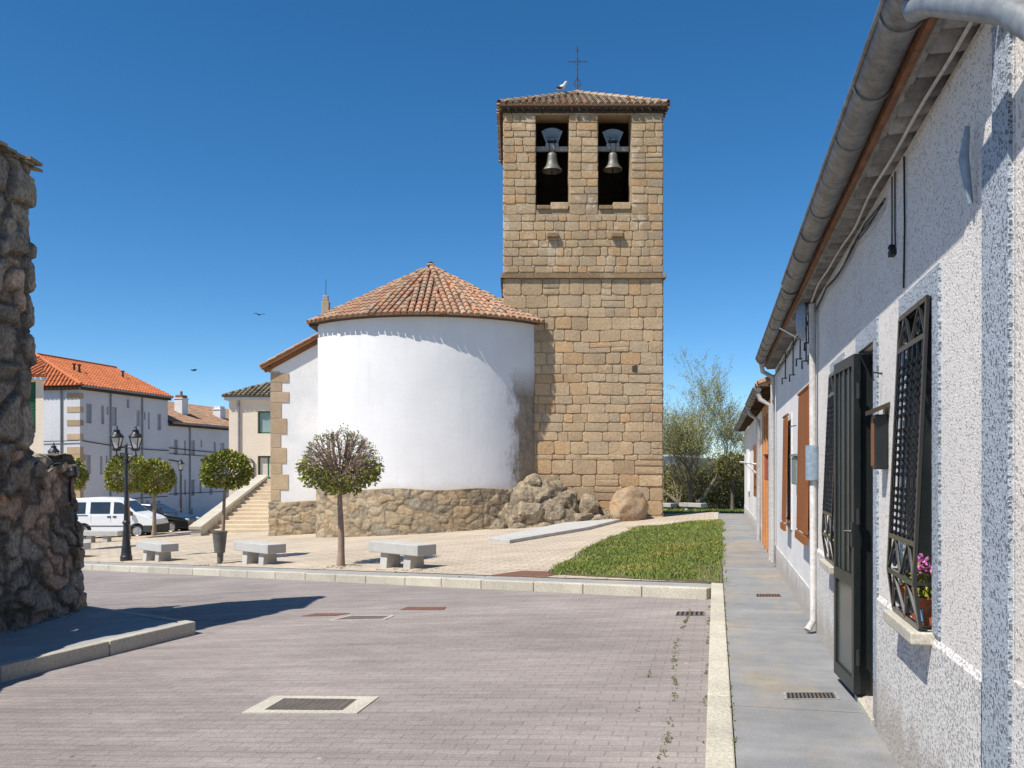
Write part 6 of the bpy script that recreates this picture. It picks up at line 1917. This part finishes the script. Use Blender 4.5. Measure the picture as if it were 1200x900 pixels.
m = MB(); m.lathe([(.005, -.05), (.09, -.04), (.16, -.012), (.20, .02), (.195, .025), (.15, 0), (.005, -.035)], (.80, 8.9, 2.92), 20, axis='X'); ds = part('satellite_dish', m, M['collar_blue'], h2, sm=60)
m = MB(); m.tube([(WS, 8.9, 2.85), (.78, 8.9, 2.92)], .015, 6); m.tube([(.78, 8.9, 2.75), (.60, 8.9, 2.86)], .008, 5); part('dish_arm', m, M['grey_pipe'], ds)
m = MB()
for t, za in ((9.2, 2.75), (9.45, 2.6), (10.1, 2.7), (11.0, 2.62), (12.2, 2.7)):
    m.tube([(WS - .02, t, 3.05), (WS - .02, t + .02, za)], .008, 5); m.tube([(WS, t, za), (WS - .06, t, za), (WS - .06, t, za - .08)], .009, 5)
for k in range(3): m.tube([(WS - .012 - .012 * k, t, 3.02 - .02 * k - .06 * abs(math.sin(t * (1.4 + .3 * k) + k))) for t in [8.7 + .16 * i for i in range(34)]], .006, 5)
m.tube([(WS - .02, 8.75, 2.9), (WS - .06, 8.85, 2.5), (WS - .03, 9.15, 2.62)], .007, 5); m.tube([(WS - .02, 10.6, 2.0), (WS - .12, 10.5, 1.98)], .006, 5)
part('cable', m, M['cable_black'], h2)
m = MB(); m.tube([(.672, 13.85, 3.10), (.70, 13.95, 2.98), (WS - .06, 14.2, 2.92), (WS - .055, 14.25, 2.8), (WS - .055, 14.25, .06)], .034, 10); part('downpipe', m, M['white_pipe'], h2, sm=60)

# -- third house: orange
D3 = (15.6, 16.5, 0.02, 2.1)
h3 = house('orange painted house with a red letter box and wooden eaves', 14.62, 18.6, 2.72, [D3], M['orange_wall'])
eave(h3, 14.62, 18.6, 2.72, False, False, True); gutter(h3, 14.7, 18.5, 2.80, .07, .665)
m = MB(); m.box(WS + .12, WS + .16, D3[0], D3[1], D3[2], D3[3]); m.box(WS + .10, WS + .119, D3[0] + .1, D3[1] - .1, .2, 1.9); part('door', m, M['wood_brown'], h3)
m = MB(); m.box(.80, WS - .001, 15.05, 15.4, 1.32, 1.72); lb = part('letter_box', m, M['box_red'], h3, bv=.01)
m = MB(); m.box(.79, WS, 15.02, 15.43, 1.722, 1.75); part('hood', m, M['iron_rust'], lb)
m = MB()
for t in (14.9, 15.5, 16.6, 17.4): m.box(WS - .03, WS - .001, t, t + .1, .05, 2.5)
part('pilaster', m, M['orange_wall'], h3)
m = MB(); m.tube([(.665, 14.75, 2.74), (.70, 14.75, 2.62), (WS - .06, 14.75, 2.52), (WS - .05, 14.75, .05)], .04, 10); part('downpipe', m, M['white_pipe'], h3, sm=60)

# -- last house: white with narrow shuttered windows and a drying bracket
O4 = [(20.0, 20.9, .9, 2.05), (22.2, 23.1, .03, 2.1), (25.0, 25.9, .9, 2.05)]
h4 = house('last white house of the row with a white drying bracket', 18.62, 29.6, 2.70, O4, M['plaster_smooth'])
eave(h4, 18.62, 29.6, 2.70, False, False, True); gutter(h4, 18.7, 29.4, 2.78, .07, .665)
for k in (0, 2):
    win_unit(h4, *O4[k], O4[k][3], M['wood_brown'])
    m = MB(); m.box(.85, WS - .002, O4[k][0] - .04, O4[k][0] + .03, O4[k][2], O4[k][3]); m.box(.85, WS - .002, O4[k][1] - .03, O4[k][1] + .04, O4[k][2], O4[k][3]); m.box(.85, .87, O4[k][0] + .031, O4[k][1] - .031, O4[k][2], O4[k][3]); part('shutter', m, M['white_paint' if k else 'shutter_orange'], h4)
m = MB(); m.box(WS + .12, WS + .16, O4[1][0], O4[1][1], .03, 2.1); part('door', m, M['wood_brown'], h4)
m = MB()
for t in (19.4, 20.1): m.tube([(WS, t, 1.60), (.52, t, 1.66)], .018, 6); m.tube([(WS, t, 1.36), (.62, t, 1.63)], .014, 6)
for s_ in (.52, .62, .72): m.tube([(s_, 19.3, 1.66), (s_, 20.2, 1.66)], .010, 5)
part('drying_bracket', m, M['white_paint'], h4)
m = MB(); m.tube([(.665, 18.8, 2.72), (.70, 18.8, 2.62), (WS - .06, 18.9, 2.50), (WS - .05, 18.9, .05)], .04, 10); part('downpipe', m, M['white_pipe'], h4, sm=60)
m = MB(); m.box(WS - .012, WS + .01, 18.64, 29.58, 0, .35); part('dado', m, M['stucco_dado'], h4)
